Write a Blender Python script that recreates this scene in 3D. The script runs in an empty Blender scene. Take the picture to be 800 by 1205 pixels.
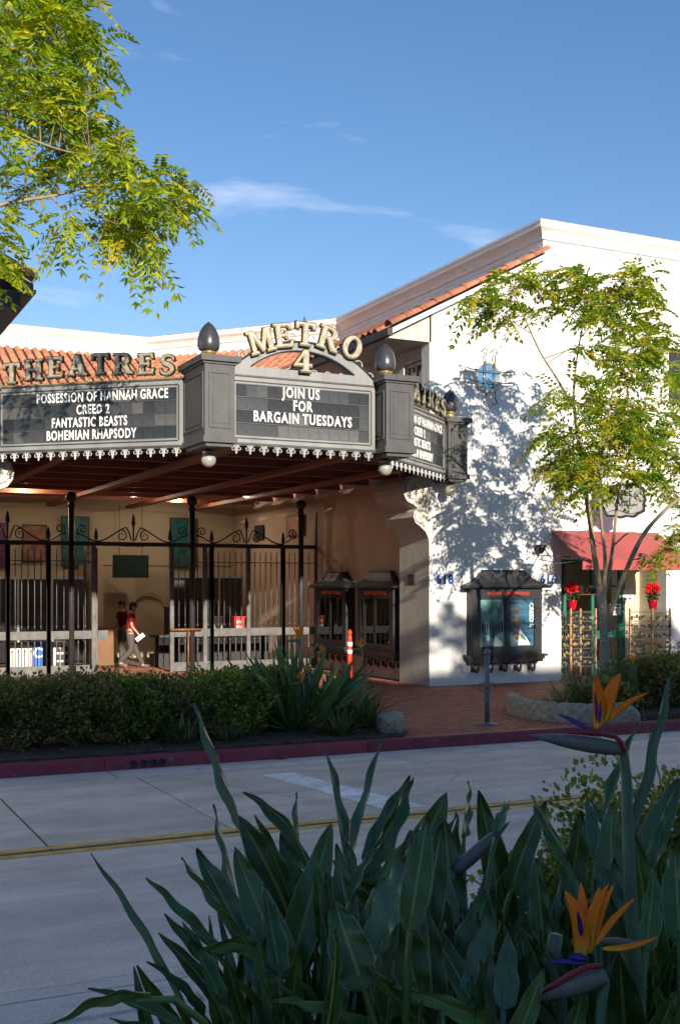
import bpy, math, random
import numpy as np
from mathutils import Vector, Matrix
random.seed(7); np.random.seed(7)
sc = bpy.context.scene
COL = sc.collection
R_ = math.radians

# ------------------------------------------------------------------ camera
# world axes: x runs along the street (to the right), y across it towards the theatre, z up
YAW = R_(25.7); F_PX = 1349.0; U0 = 400.0; V0 = 690.0; CAM_Z = 2.35
cam_d = bpy.data.cameras.new('camera'); cam = bpy.data.objects.new('camera', cam_d); COL.objects.link(cam)
cam.location = (0, 0, CAM_Z); cam.rotation_euler = (R_(90), 0, -YAW)
cam_d.sensor_fit = 'HORIZONTAL'; cam_d.sensor_width = 36.0; cam_d.lens = 36.0*F_PX/800.0
cam_d.shift_y = (V0-602.5)/800.0; cam_d.clip_start = 0.05; cam_d.clip_end = 3000
sc.camera = cam
CA, SA = math.cos(YAW), math.sin(YAW)
def ray(u, v):
    a = (u-U0)/F_PX; b = -(v-V0)/F_PX
    return Vector((SA + a*CA, CA - a*SA, b))
def at_y(u, v, y):
    r = ray(u, v); k = y/r.y; return Vector((r.x*k, y, CAM_Z + r.z*k))
def at_d(u, v, d):
    r = ray(u, v); return Vector((r.x*d, r.y*d, CAM_Z + r.z*d))

# ------------------------------------------------------------------ light
SUN_DIR = Vector((0.09, 1.0, -0.27)).normalized()
SKY_STRENGTH = 0.10; SUN_STRENGTH = 4.2
sun_d = bpy.data.lights.new('sun', 'SUN'); sun = bpy.data.objects.new('sun', sun_d); COL.objects.link(sun)
sun_d.energy = SUN_STRENGTH; sun_d.angle = R_(0.53); sun_d.color = (1.0, 0.90, 0.76)
sun.rotation_euler = SUN_DIR.to_track_quat('-Z', 'Y').to_euler(); sun.location = (-10, -30, 30)
world = bpy.data.worlds.new('World'); sc.world = world; world.use_nodes = True
nt = world.node_tree; nt.nodes.clear()
wo = nt.nodes.new('ShaderNodeOutputWorld'); bg = nt.nodes.new('ShaderNodeBackground'); bg.inputs[1].default_value = SKY_STRENGTH
sky = nt.nodes.new('ShaderNodeTexSky'); sky.sky_type = 'NISHITA'; sky.sun_disc = False
sky.sun_elevation = math.atan2(0.27, math.hypot(1, .09)); sky.sun_rotation = math.atan2(-0.09, -1.0)
sky.air_density = 1.0; sky.dust_density = 0.0; sky.ozone_density = 2.2
tc = nt.nodes.new('ShaderNodeTexCoord')
mp = nt.nodes.new('ShaderNodeMapping'); mp.inputs['Scale'].default_value = (2.0, 2.0, 9.0); mp.inputs['Rotation'].default_value = (0.10, -0.06, 0.5); mp.inputs['Location'].default_value = (-2.19, 3.70, -2.99)
n1 = nt.nodes.new('ShaderNodeTexNoise'); n1.inputs['Scale'].default_value = 1.6; n1.inputs['Detail'].default_value = 7; n1.inputs['Roughness'].default_value = 0.55; n1.inputs['Distortion'].default_value = 0.5
cr = nt.nodes.new('ShaderNodeValToRGB'); cr.color_ramp.elements[0].position = 0.58; cr.color_ramp.elements[1].position = 0.82
cr.color_ramp.elements[0].color = (0, 0, 0, 1); cr.color_ramp.elements[1].color = (0.46, 0.46, 0.46, 1)
mx = nt.nodes.new('ShaderNodeMix'); mx.data_type = 'RGBA'; mx.inputs['B'].default_value = (7.6, 8.0, 8.8, 1)
L = nt.links.new
pm_ = nt.nodes.new('ShaderNodeMapping'); pm_.inputs['Location'].default_value = (.055, -.026, -.045); L(tc.outputs['Generated'], pm_.inputs['Vector']); L(pm_.outputs[0], mp.inputs['Vector']); L(mp.outputs[0], n1.inputs['Vector']); L(n1.outputs['Fac'], cr.inputs[0])
hsv = nt.nodes.new('ShaderNodeHueSaturation'); hsv.inputs['Saturation'].default_value = 1.2; L(sky.outputs[0], hsv.inputs['Color']); tn = nt.nodes.new('ShaderNodeMix'); tn.data_type = 'RGBA'; tn.blend_type = 'MULTIPLY'; tn.inputs['Factor'].default_value = 1; tn.inputs['B'].default_value = (1.0, .86, .90, 1); L(hsv.outputs[0], tn.inputs['A']); L(tn.outputs['Result'], mx.inputs['A']); L(cr.outputs[0], mx.inputs['Factor']); L(mx.outputs['Result'], bg.inputs[0]); L(bg.outputs[0], wo.inputs[0])
sc.view_settings.view_transform = 'Standard'; sc.view_settings.look = 'None'; sc.view_settings.exposure = 0.85; sc.view_settings.gamma = 1.0
sc.render.engine = 'CYCLES'; sc.cycles.max_bounces = 8; sc.cycles.transparent_max_bounces = 12

# ------------------------------------------------------------------ helpers
def mat(name, col, rough=0.75, var=0.15, scale=3.0, bump=0.0, bscale=40.0, metal=0.0, rnd=0.0, col2=None, emit=None, estr=0, spec=None, stretch=None, detail=5, coat=0):
    m = bpy.data.materials.new(name); m.use_nodes = True; t = m.node_tree; n = t.nodes; l = t.links.new
    b = n['Principled BSDF']; b.inputs['Roughness'].default_value = rough; b.inputs['Metallic'].default_value = metal
    if spec is not None: b.inputs['Specular IOR Level'].default_value = spec
    if coat: b.inputs['Coat Weight'].default_value = coat
    co = n.new('ShaderNodeTexCoord'); mpp = n.new('ShaderNodeMapping'); l(co.outputs['Object'], mpp.inputs[0])
    if stretch: mpp.inputs['Scale'].default_value = stretch
    nz = n.new('ShaderNodeTexNoise'); nz.inputs['Scale'].default_value = scale; nz.inputs['Detail'].default_value = detail; nz.inputs['Roughness'].default_value = 0.6
    l(mpp.outputs[0], nz.inputs['Vector'])
    rp = n.new('ShaderNodeValToRGB'); rp.color_ramp.elements[0].position = 0.3; rp.color_ramp.elements[1].position = 0.7
    c2 = col2 or tuple(min(1, c*(1+var)) for c in col); c1 = tuple(c*(1-var) for c in col) if not col2 else col
    rp.color_ramp.elements[0].color = (*c1, 1); rp.color_ramp.elements[1].color = (*c2, 1)
    l(nz.outputs['Fac'], rp.inputs[0]); out = rp.outputs[0]
    if rnd:
        oi = n.new('ShaderNodeObjectInfo'); hs = n.new('ShaderNodeHueSaturation'); ma = n.new('ShaderNodeMapRange')
        ma.inputs['To Min'].default_value = 1-rnd; ma.inputs['To Max'].default_value = 1+rnd
        l(oi.outputs['Random'], ma.inputs['Value']); l(ma.outputs[0], hs.inputs['Value']); l(out, hs.inputs['Color']); out = hs.outputs[0]
        ad = n.new('ShaderNodeVectorMath'); ad.operation = 'ADD'; l(mpp.outputs[0], ad.inputs[0]); mu = n.new('ShaderNodeMath'); mu.operation = 'MULTIPLY'; mu.inputs[1].default_value = 37
        l(oi.outputs['Random'], mu.inputs[0]); l(mu.outputs[0], ad.inputs[1]); l(ad.outputs[0], nz.inputs['Vector'])
    l(out, b.inputs['Base Color'])
    if bump:
        nb = n.new('ShaderNodeTexNoise'); nb.inputs['Scale'].default_value = bscale; nb.inputs['Detail'].default_value = 4; l(mpp.outputs[0], nb.inputs['Vector'])
        bp = n.new('ShaderNodeBump'); bp.inputs['Strength'].default_value = bump; bp.inputs['Distance'].default_value = 0.02
        l(nb.outputs['Fac'], bp.inputs['Height']); l(bp.outputs[0], b.inputs['Normal'])
    if emit: b.inputs['Emission Color'].default_value = (*emit, 1); b.inputs['Emission Strength'].default_value = estr
    return m
def glass_mat(name, tint=(.9, .95, .95), refl=0.9):
    m = bpy.data.materials.new(name); m.use_nodes = True; t = m.node_tree; n = t.nodes; l = t.links.new; n.clear()
    o = n.new('ShaderNodeOutputMaterial'); tr = n.new('ShaderNodeBsdfTransparent'); tr.inputs[0].default_value = (*tint, 1)
    g = n.new('ShaderNodeBsdfGlossy'); g.inputs['Roughness'].default_value = 0.03; g.inputs[0].default_value = (refl, refl, refl, 1)
    lw = n.new('ShaderNodeFresnel'); lw.inputs[0].default_value = 1.5; mxs = n.new('ShaderNodeMixShader')
    l(lw.outputs[0], mxs.inputs[0]); l(tr.outputs[0], mxs.inputs[1]); l(g.outputs[0], mxs.inputs[2]); l(mxs.outputs[0], o.inputs[0])
    return m
def leaf_mat(name, stops, trans=0.35, rough=0.45, spec=0.35):
    """colour from the per-face attribute 'rnd' (each leaf has its own pigment), part of the light passes through"""
    m = bpy.data.materials.new(name); m.use_nodes = True; t = m.node_tree; n = t.nodes; l = t.links.new
    b = n['Principled BSDF']; b.inputs['Roughness'].default_value = rough; b.inputs['Specular IOR Level'].default_value = spec
    at = n.new('ShaderNodeAttribute'); at.attribute_name = 'rnd'; rp = n.new('ShaderNodeValToRGB')
    e = rp.color_ramp.elements
    while len(e) < len(stops): e.new(0.5)
    for i, (p, c) in enumerate(stops): e[i].position = p; e[i].color = (*c, 1)
    l(at.outputs['Fac'], rp.inputs[0]); l(rp.outputs[0], b.inputs['Base Color'])
    tl = n.new('ShaderNodeBsdfTranslucent'); hs = n.new('ShaderNodeHueSaturation'); hs.inputs['Value'].default_value = 1.5; hs.inputs['Saturation'].default_value = 1.15
    l(rp.outputs[0], hs.inputs['Color']); l(hs.outputs[0], tl.inputs[0])
    mxs = n.new('ShaderNodeMixShader'); mxs.inputs[0].default_value = trans
    l(b.outputs[0], mxs.inputs[1]); l(tl.outputs[0], mxs.inputs[2]); l(mxs.outputs[0], n['Material Output'].inputs[0])
    return m

def wmat(o):
    M = o.matrix_basis.copy(); p = o.parent
    while p: M = p.matrix_basis @ M; p = p.parent
    return M
def tag(o, label=None, cat=None, group=None, kind=None):
    if label: o['label'] = label
    if cat: o['category'] = cat
    if group: o['group'] = group
    if kind: o['kind'] = kind
    return o
def thing(name, loc, label, cat, group=None, rz=0):
    o = bpy.data.objects.new(name, None); COL.objects.link(o); o.empty_display_size = .2
    o.matrix_basis = Matrix.Translation(Vector(loc)) @ Matrix.Rotation(rz, 4, 'Z')
    return tag(o, label, cat, group)
def link(name, me, parent=None, M=None):
    o = bpy.data.objects.new(name, me); COL.objects.link(o)
    if parent: o.parent = parent
    if M is not None:
        o.matrix_basis = (wmat(parent).inverted() @ M) if parent else M
    return o
def dup(root, M, parent=None):
    r = root.copy(); COL.objects.link(r); r.parent = parent; r.matrix_basis = M
    for ch in [c for c in bpy.data.objects if c.parent == root]:
        dup(ch, ch.matrix_basis.copy(), r)
    return r

class MB:
    def __init__(s): s.v = []; s.f = []; s.mi = []; s.cur = 0; s.sm = []; s.smooth = False
    def add(s, vs, fs, M=None):
        k = len(s.v)
        s.v += [tuple(M @ Vector(p)) if M is not None else tuple(p) for p in vs]
        s.f += [tuple(i+k for i in f) for f in fs]; s.mi += [s.cur]*len(fs); s.sm += [s.smooth]*len(fs)
        return s
    def box(s, x0, x1, y0, y1, z0, z1, M=None, ch=0.0):
        if ch > 0:
            c = ch
            a = [(x0+c, y0), (x1-c, y0), (x1, y0+c), (x1, y1-c), (x1-c, y1), (x0+c, y1), (x0, y1-c), (x0, y0+c)]
            return s.prism([(p[0], p[1]) for p in a], z0, z1, M)
        vs = [(x, y, z) for z in (z0, z1) for y in (y0, y1) for x in (x0, x1)]
        return s.add(vs, [(0, 2, 3, 1), (4, 5, 7, 6), (0, 1, 5, 4), (2, 6, 7, 3), (0, 4, 6, 2), (1, 3, 7, 5)], M)
    def prism(s, poly, z0, z1, M=None):        # poly in xy (counter-clockwise), extruded in z
        n = len(poly); vs = [(p[0], p[1], z0) for p in poly] + [(p[0], p[1], z1) for p in poly]
        fs = [tuple(range(n-1, -1, -1)), tuple(range(n, 2*n))] + [(i, (i+1) % n, n+(i+1) % n, n+i) for i in range(n)]
        return s.add(vs, fs, M)
    def prism_y(s, poly, y0, y1, M=None):      # poly in xz
        n = len(poly); vs = [(p[0], y0, p[1]) for p in poly] + [(p[0], y1, p[1]) for p in poly]
        fs = [tuple(range(n)), tuple(range(2*n-1, n-1, -1))] + [((i+1) % n, i, n+i, n+(i+1) % n) for i in range(n)]
        return s.add(vs, fs, M)
    def tube(s, pts, r, n=6, cap=True, M=None):
        pts = [Vector(p) for p in pts]; k = len(pts); rs = r if isinstance(r, (list, tuple)) else [r]*k
        vs = []; fs = []; up = None
        for i, p in enumerate(pts):
            d = (pts[min(i+1, k-1)]-pts[max(i-1, 0)])
            if d.length < 1e-9: d = Vector((0, 0, 1))
            d.normalize()
            if up is None: up = Vector((0, 0, 1)) if abs(d.z) < .9 else Vector((1, 0, 0))
            a = d.cross(up); 
            if a.length < 1e-4: a = d.cross(Vector((0, 1, 0)))
            a.normalize(); b = a.cross(d).normalized(); up = b
            for j in range(n):
                t = 2*math.pi*j/n; vs.append(p + (a*math.cos(t)+b*math.sin(t))*rs[i])
        for i in range(k-1):
            for j in range(n): fs.append((i*n+j, i*n+(j+1) % n, (i+1)*n+(j+1) % n, (i+1)*n+j))
        if cap: fs += [tuple(range(n-1, -1, -1)), tuple(range((k-1)*n, k*n))]
        sm = s.smooth; s.smooth = n > 4; s.add(vs, fs, M); s.smooth = sm; return s
    def lathe(s, prof, c=(0, 0, 0), n=16, M=None):
        vs = []; fs = []
        for r, z in prof:
            for j in range(n): t = 2*math.pi*j/n; vs.append((c[0]+r*math.cos(t), c[1]+r*math.sin(t), c[2]+z))
        for i in range(len(prof)-1):
            for j in range(n): fs.append((i*n+j, i*n+(j+1) % n, (i+1)*n+(j+1) % n, (i+1)*n+j))
        fs += [tuple(range(n-1, -1, -1)), tuple(range((len(prof)-1)*n, len(prof)*n))]
        sm = s.smooth; s.smooth = True; s.add(vs, fs, M); s.smooth = sm; return s
    def sphere(s, c, r, n=12, sz=(1, 1, 1)):
        prof = [(max(1e-4, math.sin(math.pi*i/(n//2+2)))*r, -math.cos(math.pi*i/(n//2+2))*r) for i in range(n//2+3)]
        k = len(s.v); s.lathe(prof, (0, 0, 0), n)
        for i in range(k, len(s.v)): p = s.v[i]; s.v[i] = (c[0]+p[0]*sz[0], c[1]+p[1]*sz[1], c[2]+p[2]*sz[2])
        return s
    def mesh(s, name, mats, off=None):
        me = bpy.data.meshes.new(name); o = Vector(off) if off is not None else Vector((0, 0, 0))
        me.from_pydata([(p[0]-o.x, p[1]-o.y, p[2]-o.z) for p in s.v], [], s.f)
        for m in (mats if isinstance(mats, (list, tuple)) else [mats]): me.materials.append(m)
        me.polygons.foreach_set('material_index', s.mi); me.polygons.foreach_set('use_smooth', s.sm); me.update(); return me
    def build(s, name, mats, parent=None, local=False):
        """vertices are world coordinates unless local; the object sits on its parent's origin"""
        if parent is None:
            return link(name, s.mesh(name, mats))
        me = s.mesh(name, mats)
        if not local: me.transform(wmat(parent).inverted())
        return link(name, me, parent)

def wall_grid(b, O, U, N, w0, w1, z0, z1, holes, th):
    """wall from O along unit U (w), up z, outward normal N, thickness th going inwards, rectangular holes with reveals"""
    U = Vector(U); N = Vector(N); O = Vector(O)
    xs = sorted({w0, w1, *[min(max(h[i], w0), w1) for h in holes for i in (0, 1)]}); zs = sorted({z0, z1, *[min(max(h[i], z0), z1) for h in holes for i in (2, 3)]})
    def solid(i, j):
        if i < 0 or j < 0 or i >= len(xs)-1 or j >= len(zs)-1: return False
        cx = (xs[i]+xs[i+1])/2; cz = (zs[j]+zs[j+1])/2
        return not any(h[0] < cx < h[1] and h[2] < cz < h[3] for h in holes)
    def P(w, z, t): p = O+U*w-N*t; return (p.x, p.y, p.z+z)
    for i in range(len(xs)-1):
        for j in range(len(zs)-1):
            if not solid(i, j): continue
            a, c, d, e = xs[i], xs[i+1], zs[j], zs[j+1]
            b.add([P(a, d, 0), P(c, d, 0), P(c, e, 0), P(a, e, 0)], [(0, 1, 2, 3)]); b.add([P(a, d, th), P(c, d, th), P(c, e, th), P(a, e, th)], [(3, 2, 1, 0)])
            if not solid(i-1, j): b.add([P(a, d, 0), P(a, e, 0), P(a, e, th), P(a, d, th)], [(0, 1, 2, 3)])
            if not solid(i+1, j): b.add([P(c, d, 0), P(c, d, th), P(c, e, th), P(c, e, 0)], [(0, 1, 2, 3)])
            if not solid(i, j-1): b.add([P(a, d, 0), P(a, d, th), P(c, d, th), P(c, d, 0)], [(0, 1, 2, 3)])
            if not solid(i, j+1): b.add([P(a, e, 0), P(c, e, 0), P(c, e, th), P(a, e, th)], [(0, 1, 2, 3)])
    return b
def sweep(b, prof, path):
    """profile [(outwards, z)] along a 2D path, outwards = right-hand side, mitred"""
    n = len(prof); rows = []
    for i, p in enumerate(path):
        p = Vector(p)
        d0 = (p-Vector(path[i-1])).normalized() if i else None
        d1 = (Vector(path[i+1])-p).normalized() if i < len(path)-1 else None
        if d0 is None: d0 = d1
        if d1 is None: d1 = d0
        m0 = Vector((d0.y, -d0.x)); m1 = Vector((d1.y, -d1.x)); m = (m0+m1).normalized(); m /= max(.3, m.dot(m0))
        rows.append([(p.x+m.x*o, p.y+m.y*o, z) for o, z in prof])
    vs = [q for r in rows for q in r]; fs = []
    for i in range(len(path)-1):
        for j in range(n): fs.append((i*n+j, i*n+(j+1) % n, (i+1)*n+(j+1) % n, (i+1)*n+j))
    fs += [tuple(range(n-1, -1, -1)), tuple(range((len(path)-1)*n, len(path)*n))]
    return b.add(vs, fs)
def curve_to_mesh(cu, name, m):
    o = bpy.data.objects.new('tmp', cu); COL.objects.link(o)
    dg = bpy.context.evaluated_depsgraph_get(); dg.update()
    me = bpy.data.meshes.new_from_object(o.evaluated_get(dg)); me.name = name
    bpy.data.objects.remove(o); me.materials.clear(); me.materials.append(m); return me
def text_mesh(s, size, m, ext=0.006, bold=0.0, sx=1.0, align='CENTER', space=1.0):
    cu = bpy.data.curves.new('txt', 'FONT'); cu.body = s; cu.size = size; cu.extrude = ext; cu.offset = bold; cu.align_x = align; cu.space_character = space; cu.resolution_u = 3
    me = curve_to_mesh(cu, 'lettering', m); me.transform(Matrix.Diagonal((sx, 1, 1, 1))); return me
def face_matrix(origin, xdir):
    x = Vector(xdir).normalized(); z = Vector((0, 0, 1)); n = x.cross(z)
    return Matrix(((x.x, z.x, n.x, origin[0]), (x.y, z.y, n.y, origin[1]), (x.z, z.z, n.z, origin[2]), (0, 0, 0, 1)))
def ell(cx, cy, rx, ry, n=20): return [(cx+rx*math.cos(2*math.pi*i/n), cy+ry*math.sin(2*math.pi*i/n)) for i in range(n)]
def stroke(pts, ws):
    Lf = []; Rt = []
    for i, p in enumerate(pts):
        a = Vector(pts[max(0, i-1)]); c = Vector(pts[min(len(pts)-1, i+1)]); d = (c-a).normalized(); nn = Vector((-d.y, d.x))*ws[i]/2
        Lf.append((p[0]+nn.x, p[1]+nn.y)); Rt.append((p[0]-nn.x, p[1]-nn.y))
    return Lf + Rt[::-1]
GLYPH = {
 'T': (.9, [[(0,1),(.9,1),(.9,.72),(.8,.72),(.76,.86),(.56,.86),(.56,.12),(.68,.08),(.68,0),(.22,0),(.22,.08),(.34,.12),(.34,.86),(.14,.86),(.1,.72),(0,.72)]]),
 'H': (1.0, [[(0,0),(.42,0),(.42,.09),(.32,.11),(.32,.44),(.68,.44),(.68,.11),(.58,.09),(.58,0),(1,0),(1,.09),(.9,.11),(.9,.89),(1,.91),(1,1),(.58,1),(.58,.91),(.68,.89),(.68,.56),(.32,.56),(.32,.89),(.42,.91),(.42,1),(0,1),(0,.91),(.1,.89),(.1,.11),(0,.09)]]),
 'E': (.84, [[(0,0),(.8,0),(.84,.28),(.76,.28),(.68,.13),(.32,.13),(.32,.44),(.5,.44),(.54,.34),(.6,.34),(.6,.66),(.54,.66),(.5,.56),(.32,.56),(.32,.87),(.66,.87),(.73,.74),(.81,.74),(.78,1),(0,1),(0,.91),(.1,.89),(.1,.11),(0,.09)]]),
 'A': (1.02, [[(0,0),(.36,0),(.36,.08),(.27,.1),(.32,.26),(.6,.26),(.66,.1),(.56,.08),(.56,0),(1.02,0),(1.02,.08),(.93,.1),(.62,1),(.4,1),(.09,.1),(0,.08)], [(.36,.38),(.46,.72),(.56,.38)]]),
 'R': (1.0, [[(0,0),(.42,0),(.42,.09),(.32,.11),(.32,.45),(.42,.45),(.62,.1),(.7,0),(1,0),(1,.09),(.9,.12),(.68,.48),(.8,.56),(.86,.72),(.82,.86),(.72,.96),(.55,1),(0,1),(0,.91),(.1,.89),(.1,.11),(0,.09)], [(.32,.57),(.32,.88),(.5,.88),(.61,.82),(.64,.72),(.6,.62),(.5,.57)]]),
 'O': (.92, [ell(.46,.5,.46,.53), ell(.46,.5,.22,.38)[::-1]]),
 'M': (1.2, [[(0,0),(.36,0),(.36,.09),(.26,.11),(.28,.66),(.52,.06),(.64,.06),(.88,.66),(.88,.11),(.78,.09),(.78,0),(1.2,0),(1.2,.09),(1.1,.11),(1.1,.89),(1.2,.91),(1.2,1),(.86,1),(.6,.38),(.34,1),(0,1),(0,.91),(.1,.89),(.1,.11),(0,.09)]]),
 'S': (.84, [stroke([(.76,.7),(.72,.84),(.6,.92),(.42,.94),(.24,.88),(.18,.72),(.3,.58),(.5,.5),(.64,.4),(.68,.26),(.58,.12),(.4,.06),(.22,.1),(.12,.2),(.08,.32)], [.05,.1,.13,.13,.16,.2,.22,.24,.22,.2,.16,.13,.13,.1,.05])]),
 '4': (.9, [[(0,.3),(.5,1),(.72,1),(.72,.38),(.88,.38),(.88,.24),(.72,.24),(.72,.1),(.84,.08),(.84,0),(.34,0),(.34,.08),(.46,.1),(.46,.24),(0,.24)], [(.18,.38),(.46,.74),(.46,.38)]]),
}
def glyph_mesh(ch, h, m, ext, bold):
    cu = bpy.data.curves.new('g', 'CURVE'); cu.dimensions = '2D'; cu.fill_mode = 'BOTH'; cu.extrude = ext; cu.offset = bold
    w, polys = GLYPH[ch]
    for P in polys:
        sp = cu.splines.new('POLY'); sp.points.add(len(P)-1)
        for i, p in enumerate(P): sp.points[i].co = ((p[0]-w/2)*h, p[1]*h, 0, 1)
        sp.use_cyclic_u = True
    return curve_to_mesh(cu, 'letter_'+ch, m)
def spiral(c, r0, turns, a0, ax=(1, 0, 0), ay=(0, 0, 1), r1=0.15, n=14):
    ax = Vector(ax); ay = Vector(ay); c = Vector(c); out = []
    for i in range(n+1):
        t = i/n; r = r0*(1-(1-r1)*t); a = a0+turns*2*math.pi*t; out.append(c+ax*r*math.cos(a)+ay*r*math.sin(a))
    return out

# ------------------------------------------------------------------ materials
M = {}
M['stucco'] = mat('white_stucco', (.78, .765, .73), .9, .06, .9, .5, 22, stretch=(1, 1, .45), detail=9)
M['stucco_tan'] = mat('tan_stucco', (.60, .45, .34), .9, .10, 1.2, .3, 50)
M['stucco_grey'] = mat('shade_grey_stucco', (.52, .49, .42), .9, .16, 2.5, .35, 40, stretch=(1, 1, .35))  # stucco greyed for walls turned from the sun, shade put into the colour
M['carved'] = mat('carved_stucco', (.58, .55, .48), .85, .12, 3, .4, 30); M['cornice'] = mat('painted_cornice', (.80, .79, .76), .8, .07, 2.0, .2, 30, stretch=(1, 1, 3))
M['grime'] = mat('cornice_top_grime', (.30, .29, .27), .95, .4, 6, .3, 40)
M['lobby'] = mat('lobby_plaster', (.60, .51, .36), .85, .06, 1, .1, 40)
M['tile'] = mat('terracotta', (.43, .17, .09), .8, .25, 9, .35, 40, rnd=.28)
M['tile_s'] = mat('terracotta_plain', (.41, .165, .09), .8, .35, 5, .35, 40)
M['wood_dark'] = mat('dark_red_wood', (.26, .085, .045), .6, .25, 4, .2, 30, stretch=(.4, 4, 4))
M['eave'] = mat('eave_paint', (.045, .035, .03), .6, .25, 4, .1, 30)
M['black'] = mat('wrought_iron', (.035, .033, .035), .5, .3, 12, .15, 80)
M['iron_gate'] = mat('gate_iron', (.125, .12, .115), .5, .35, 5, .2, 60)
M['case'] = mat('poster_case_paint', (.020, .021, .023), .48, .35, 6, .12, 50)
M['m_grey'] = mat('marquee_grey', (.24, .24, .235), .5, .20, 3, .15, 30, stretch=(1, 1, .25), detail=8)
M['m_dark'] = mat('marquee_dark_grey', (.064, .062, .062), .5, .26, 3, .12, 40, stretch=(1, 1, .6), detail=6)
M['m_darker'] = mat('marquee_near_black', (.03, .03, .032), .6, .2)  # near-black grey of the bead mouldings
M['acorn'] = mat('acorn_dark_metal', (.06, .06, .068), .32, .3, 5, .05, 30, metal=.2)
M['gold'] = mat('aged_gold', (.45, .33, .13), .38, .25, 14, .1, 50, metal=.55)
M['cream_metal'] = mat('cream_gilding', (.40, .375, .30), .35, .3, 9, .1, 40, metal=.3)
M['silver'] = mat('silver_scrollwork', (.46, .46, .45), .4, .25, 9, metal=.25)
M['ball'] = mat('frosted_ball', (.33, .32, .28), .35, .15, 6)
M['white_letter'] = mat('white_acrylic_letter', (.82, .82, .80), .4, .03)
M['sign_face'] = mat('grey_sign_face', (.42, .41, .39), .7, .12, 5); M['outline'] = mat('letter_outline_black', (.02, .018, .015), .45, .2)  # sign face: white board toned to grey to stand out from the wall
for i, c in enumerate([(.028, .031, .034), (.048, .05, .052), (.016, .017, .02), (.085, .085, .085), (.036, .042, .046)]): M['pane%d' % i] = mat('board_panel_%d' % i, c, .25 + .06*i, .25, 5)
M['glass'] = glass_mat('glass')
M['blue_glass'] = mat('blue_window_glass', (.10, .25, .42), .15, .25, 6)
M['dark_glass'] = mat('dark_window_glass', (.03, .028, .03), .06, .3, 2)
M['brown_glass'] = mat('brown_reflecting_glass', (.10, .05, .04), .1, .5, 2)
M['road'] = mat('road_concrete', (.64, .54, .46), .86, .15, 1.4, .35, 60, stretch=(1, 1, 1), rnd=.06, detail=9)
M['joint'] = mat('joint_tar', (.03, .03, .03), .9)
M['gutter'] = mat('gutter_concrete', (.60, .52, .46), .85, .13, 3, .3, 60, rnd=.05)
M['yellow'] = mat('yellow_road_paint', (.68, .40, .08), .8, .30, 5, .3, 60)
M['white_paint'] = mat('white_road_paint', (.88, .88, .88), .8, .22, 4, .3, 60)
M['kerb'] = mat('red_kerb_paint', (.25, .03, .055), .55, .3, 3, .25, 40, rnd=.12)
M['brick'] = mat('brick_paver', (.36, .135, .075), .85, .22, 6, .3, 60, rnd=.22)
M['brick_s'] = mat('brick_paver_far', (.35, .13, .075), .85, .38, 7, .3, 60)
M['mortar'] = mat('paver_joint_sand', (.20, .13, .10), .95, .2, 5)
M['soil'] = mat('planter_soil', (.075, .05, .035), .97, .5, 9, 1.0, 25)
M['ground'] = mat('town_ground', (.22, .2, .18), .95, .2, .2)
M['stone'] = mat('granite_boulder', (.33, .28, .21), .9, .4, 14, .9, 30)
M['bark'] = mat('smooth_grey_bark', (.34, .29, .23), .85, .35, 10, .9, 30, stretch=(1, 1, 3))
M['branch'] = mat('young_branch_bark', (.27, .20, .12), .8, .3, 8, .3, 40)
M['twig'] = mat('bare_twig', (.17, .13, .10), .9, .3, 8)
M['awning'] = mat('red_awning_canvas', (.36, .07, .065), .85, .10, 2, .2, 120)
M['green_paint'] = mat('green_shopfront_paint', (.02, .16, .11), .4, .15, 4)
M['cream_wall'] = mat('cream_jamb', (.60, .52, .38), .85, .08, 2)
M['wood'] = mat('rack_pine', (.45, .24, .10), .6, .2, 5, .1, 30, stretch=(6, 6, .6))
M['wire'] = mat('rack_wire', (.25, .25, .25), .4, .2, metal=.6)
M['red_cloth'] = mat('burgundy_shirt', (.26, .008, .02), .85, .15, 9, .3, 80)
M['shaded_top'] = mat('shaded_red_top', (.06, .006, .01), .85, .15, 9); M['trousers'] = mat('grey_trousers', (.085, .078, .07), .85, .12, 9, .2, 80)  # second person's red top darkened, the lobby shade put into the cloth
M['skin'] = mat('skin', (.50, .27, .18), .5, .06, 9)
M['hair'] = mat('dark_hair', (.02, .015, .012), .6, .3, 30)
M['shoe'] = mat('dark_shoe', (.12, .11, .11), .45, .1)
M['paper'] = mat('white_paper', (.8, .78, .76), .6, .03)
M['pink'] = mat('pink_print', (.75, .30, .32), .6, .1)
M['orange_plastic'] = mat('orange_red_plastic', (.75, .06, .015), .45, .08)
M['reflector'] = mat('white_reflector', (.85, .85, .85), .35, .03)
M['post_paint'] = mat('grey_blue_post', (.14, .15, .16), .5, .3, 9, .15, 60)
M['enamel'] = mat('number_tile_glaze', (.55, .60, .66), .3, .05)
M['navy'] = mat('navy_glaze', (.02, .05, .20), .35, .1)
M['redflower'] = mat('poinsettia_bract', (.75, .008, .015), .6, .2, 20)
M['redfoil'] = mat('red_pot_foil', (.45, .008, .02), .3, .2, 10)
M['teal'] = mat('teal_poster', (.008, .06, .07), .45, 0, 3, col2=(.03, .22, .22))
M['posterA'] = mat('colourful_poster', (.03, .04, .12), .45, 0, 3.5, col2=(.55, .25, .10))
M['posterB'] = mat('grey_teal_poster', (.12, .26, .27), .4, 0, 2.5, col2=(.42, .60, .60))
M['posterC'] = mat('blue_board_poster', (.03, .09, .17), .4, 0, 3, col2=(.08, .2, .3), stretch=(.4, 1, 7))
M['posterD'] = mat('purple_poster', (.02, .004, .04), .35, 0, 3, col2=(.28, .03, .22))
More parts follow.
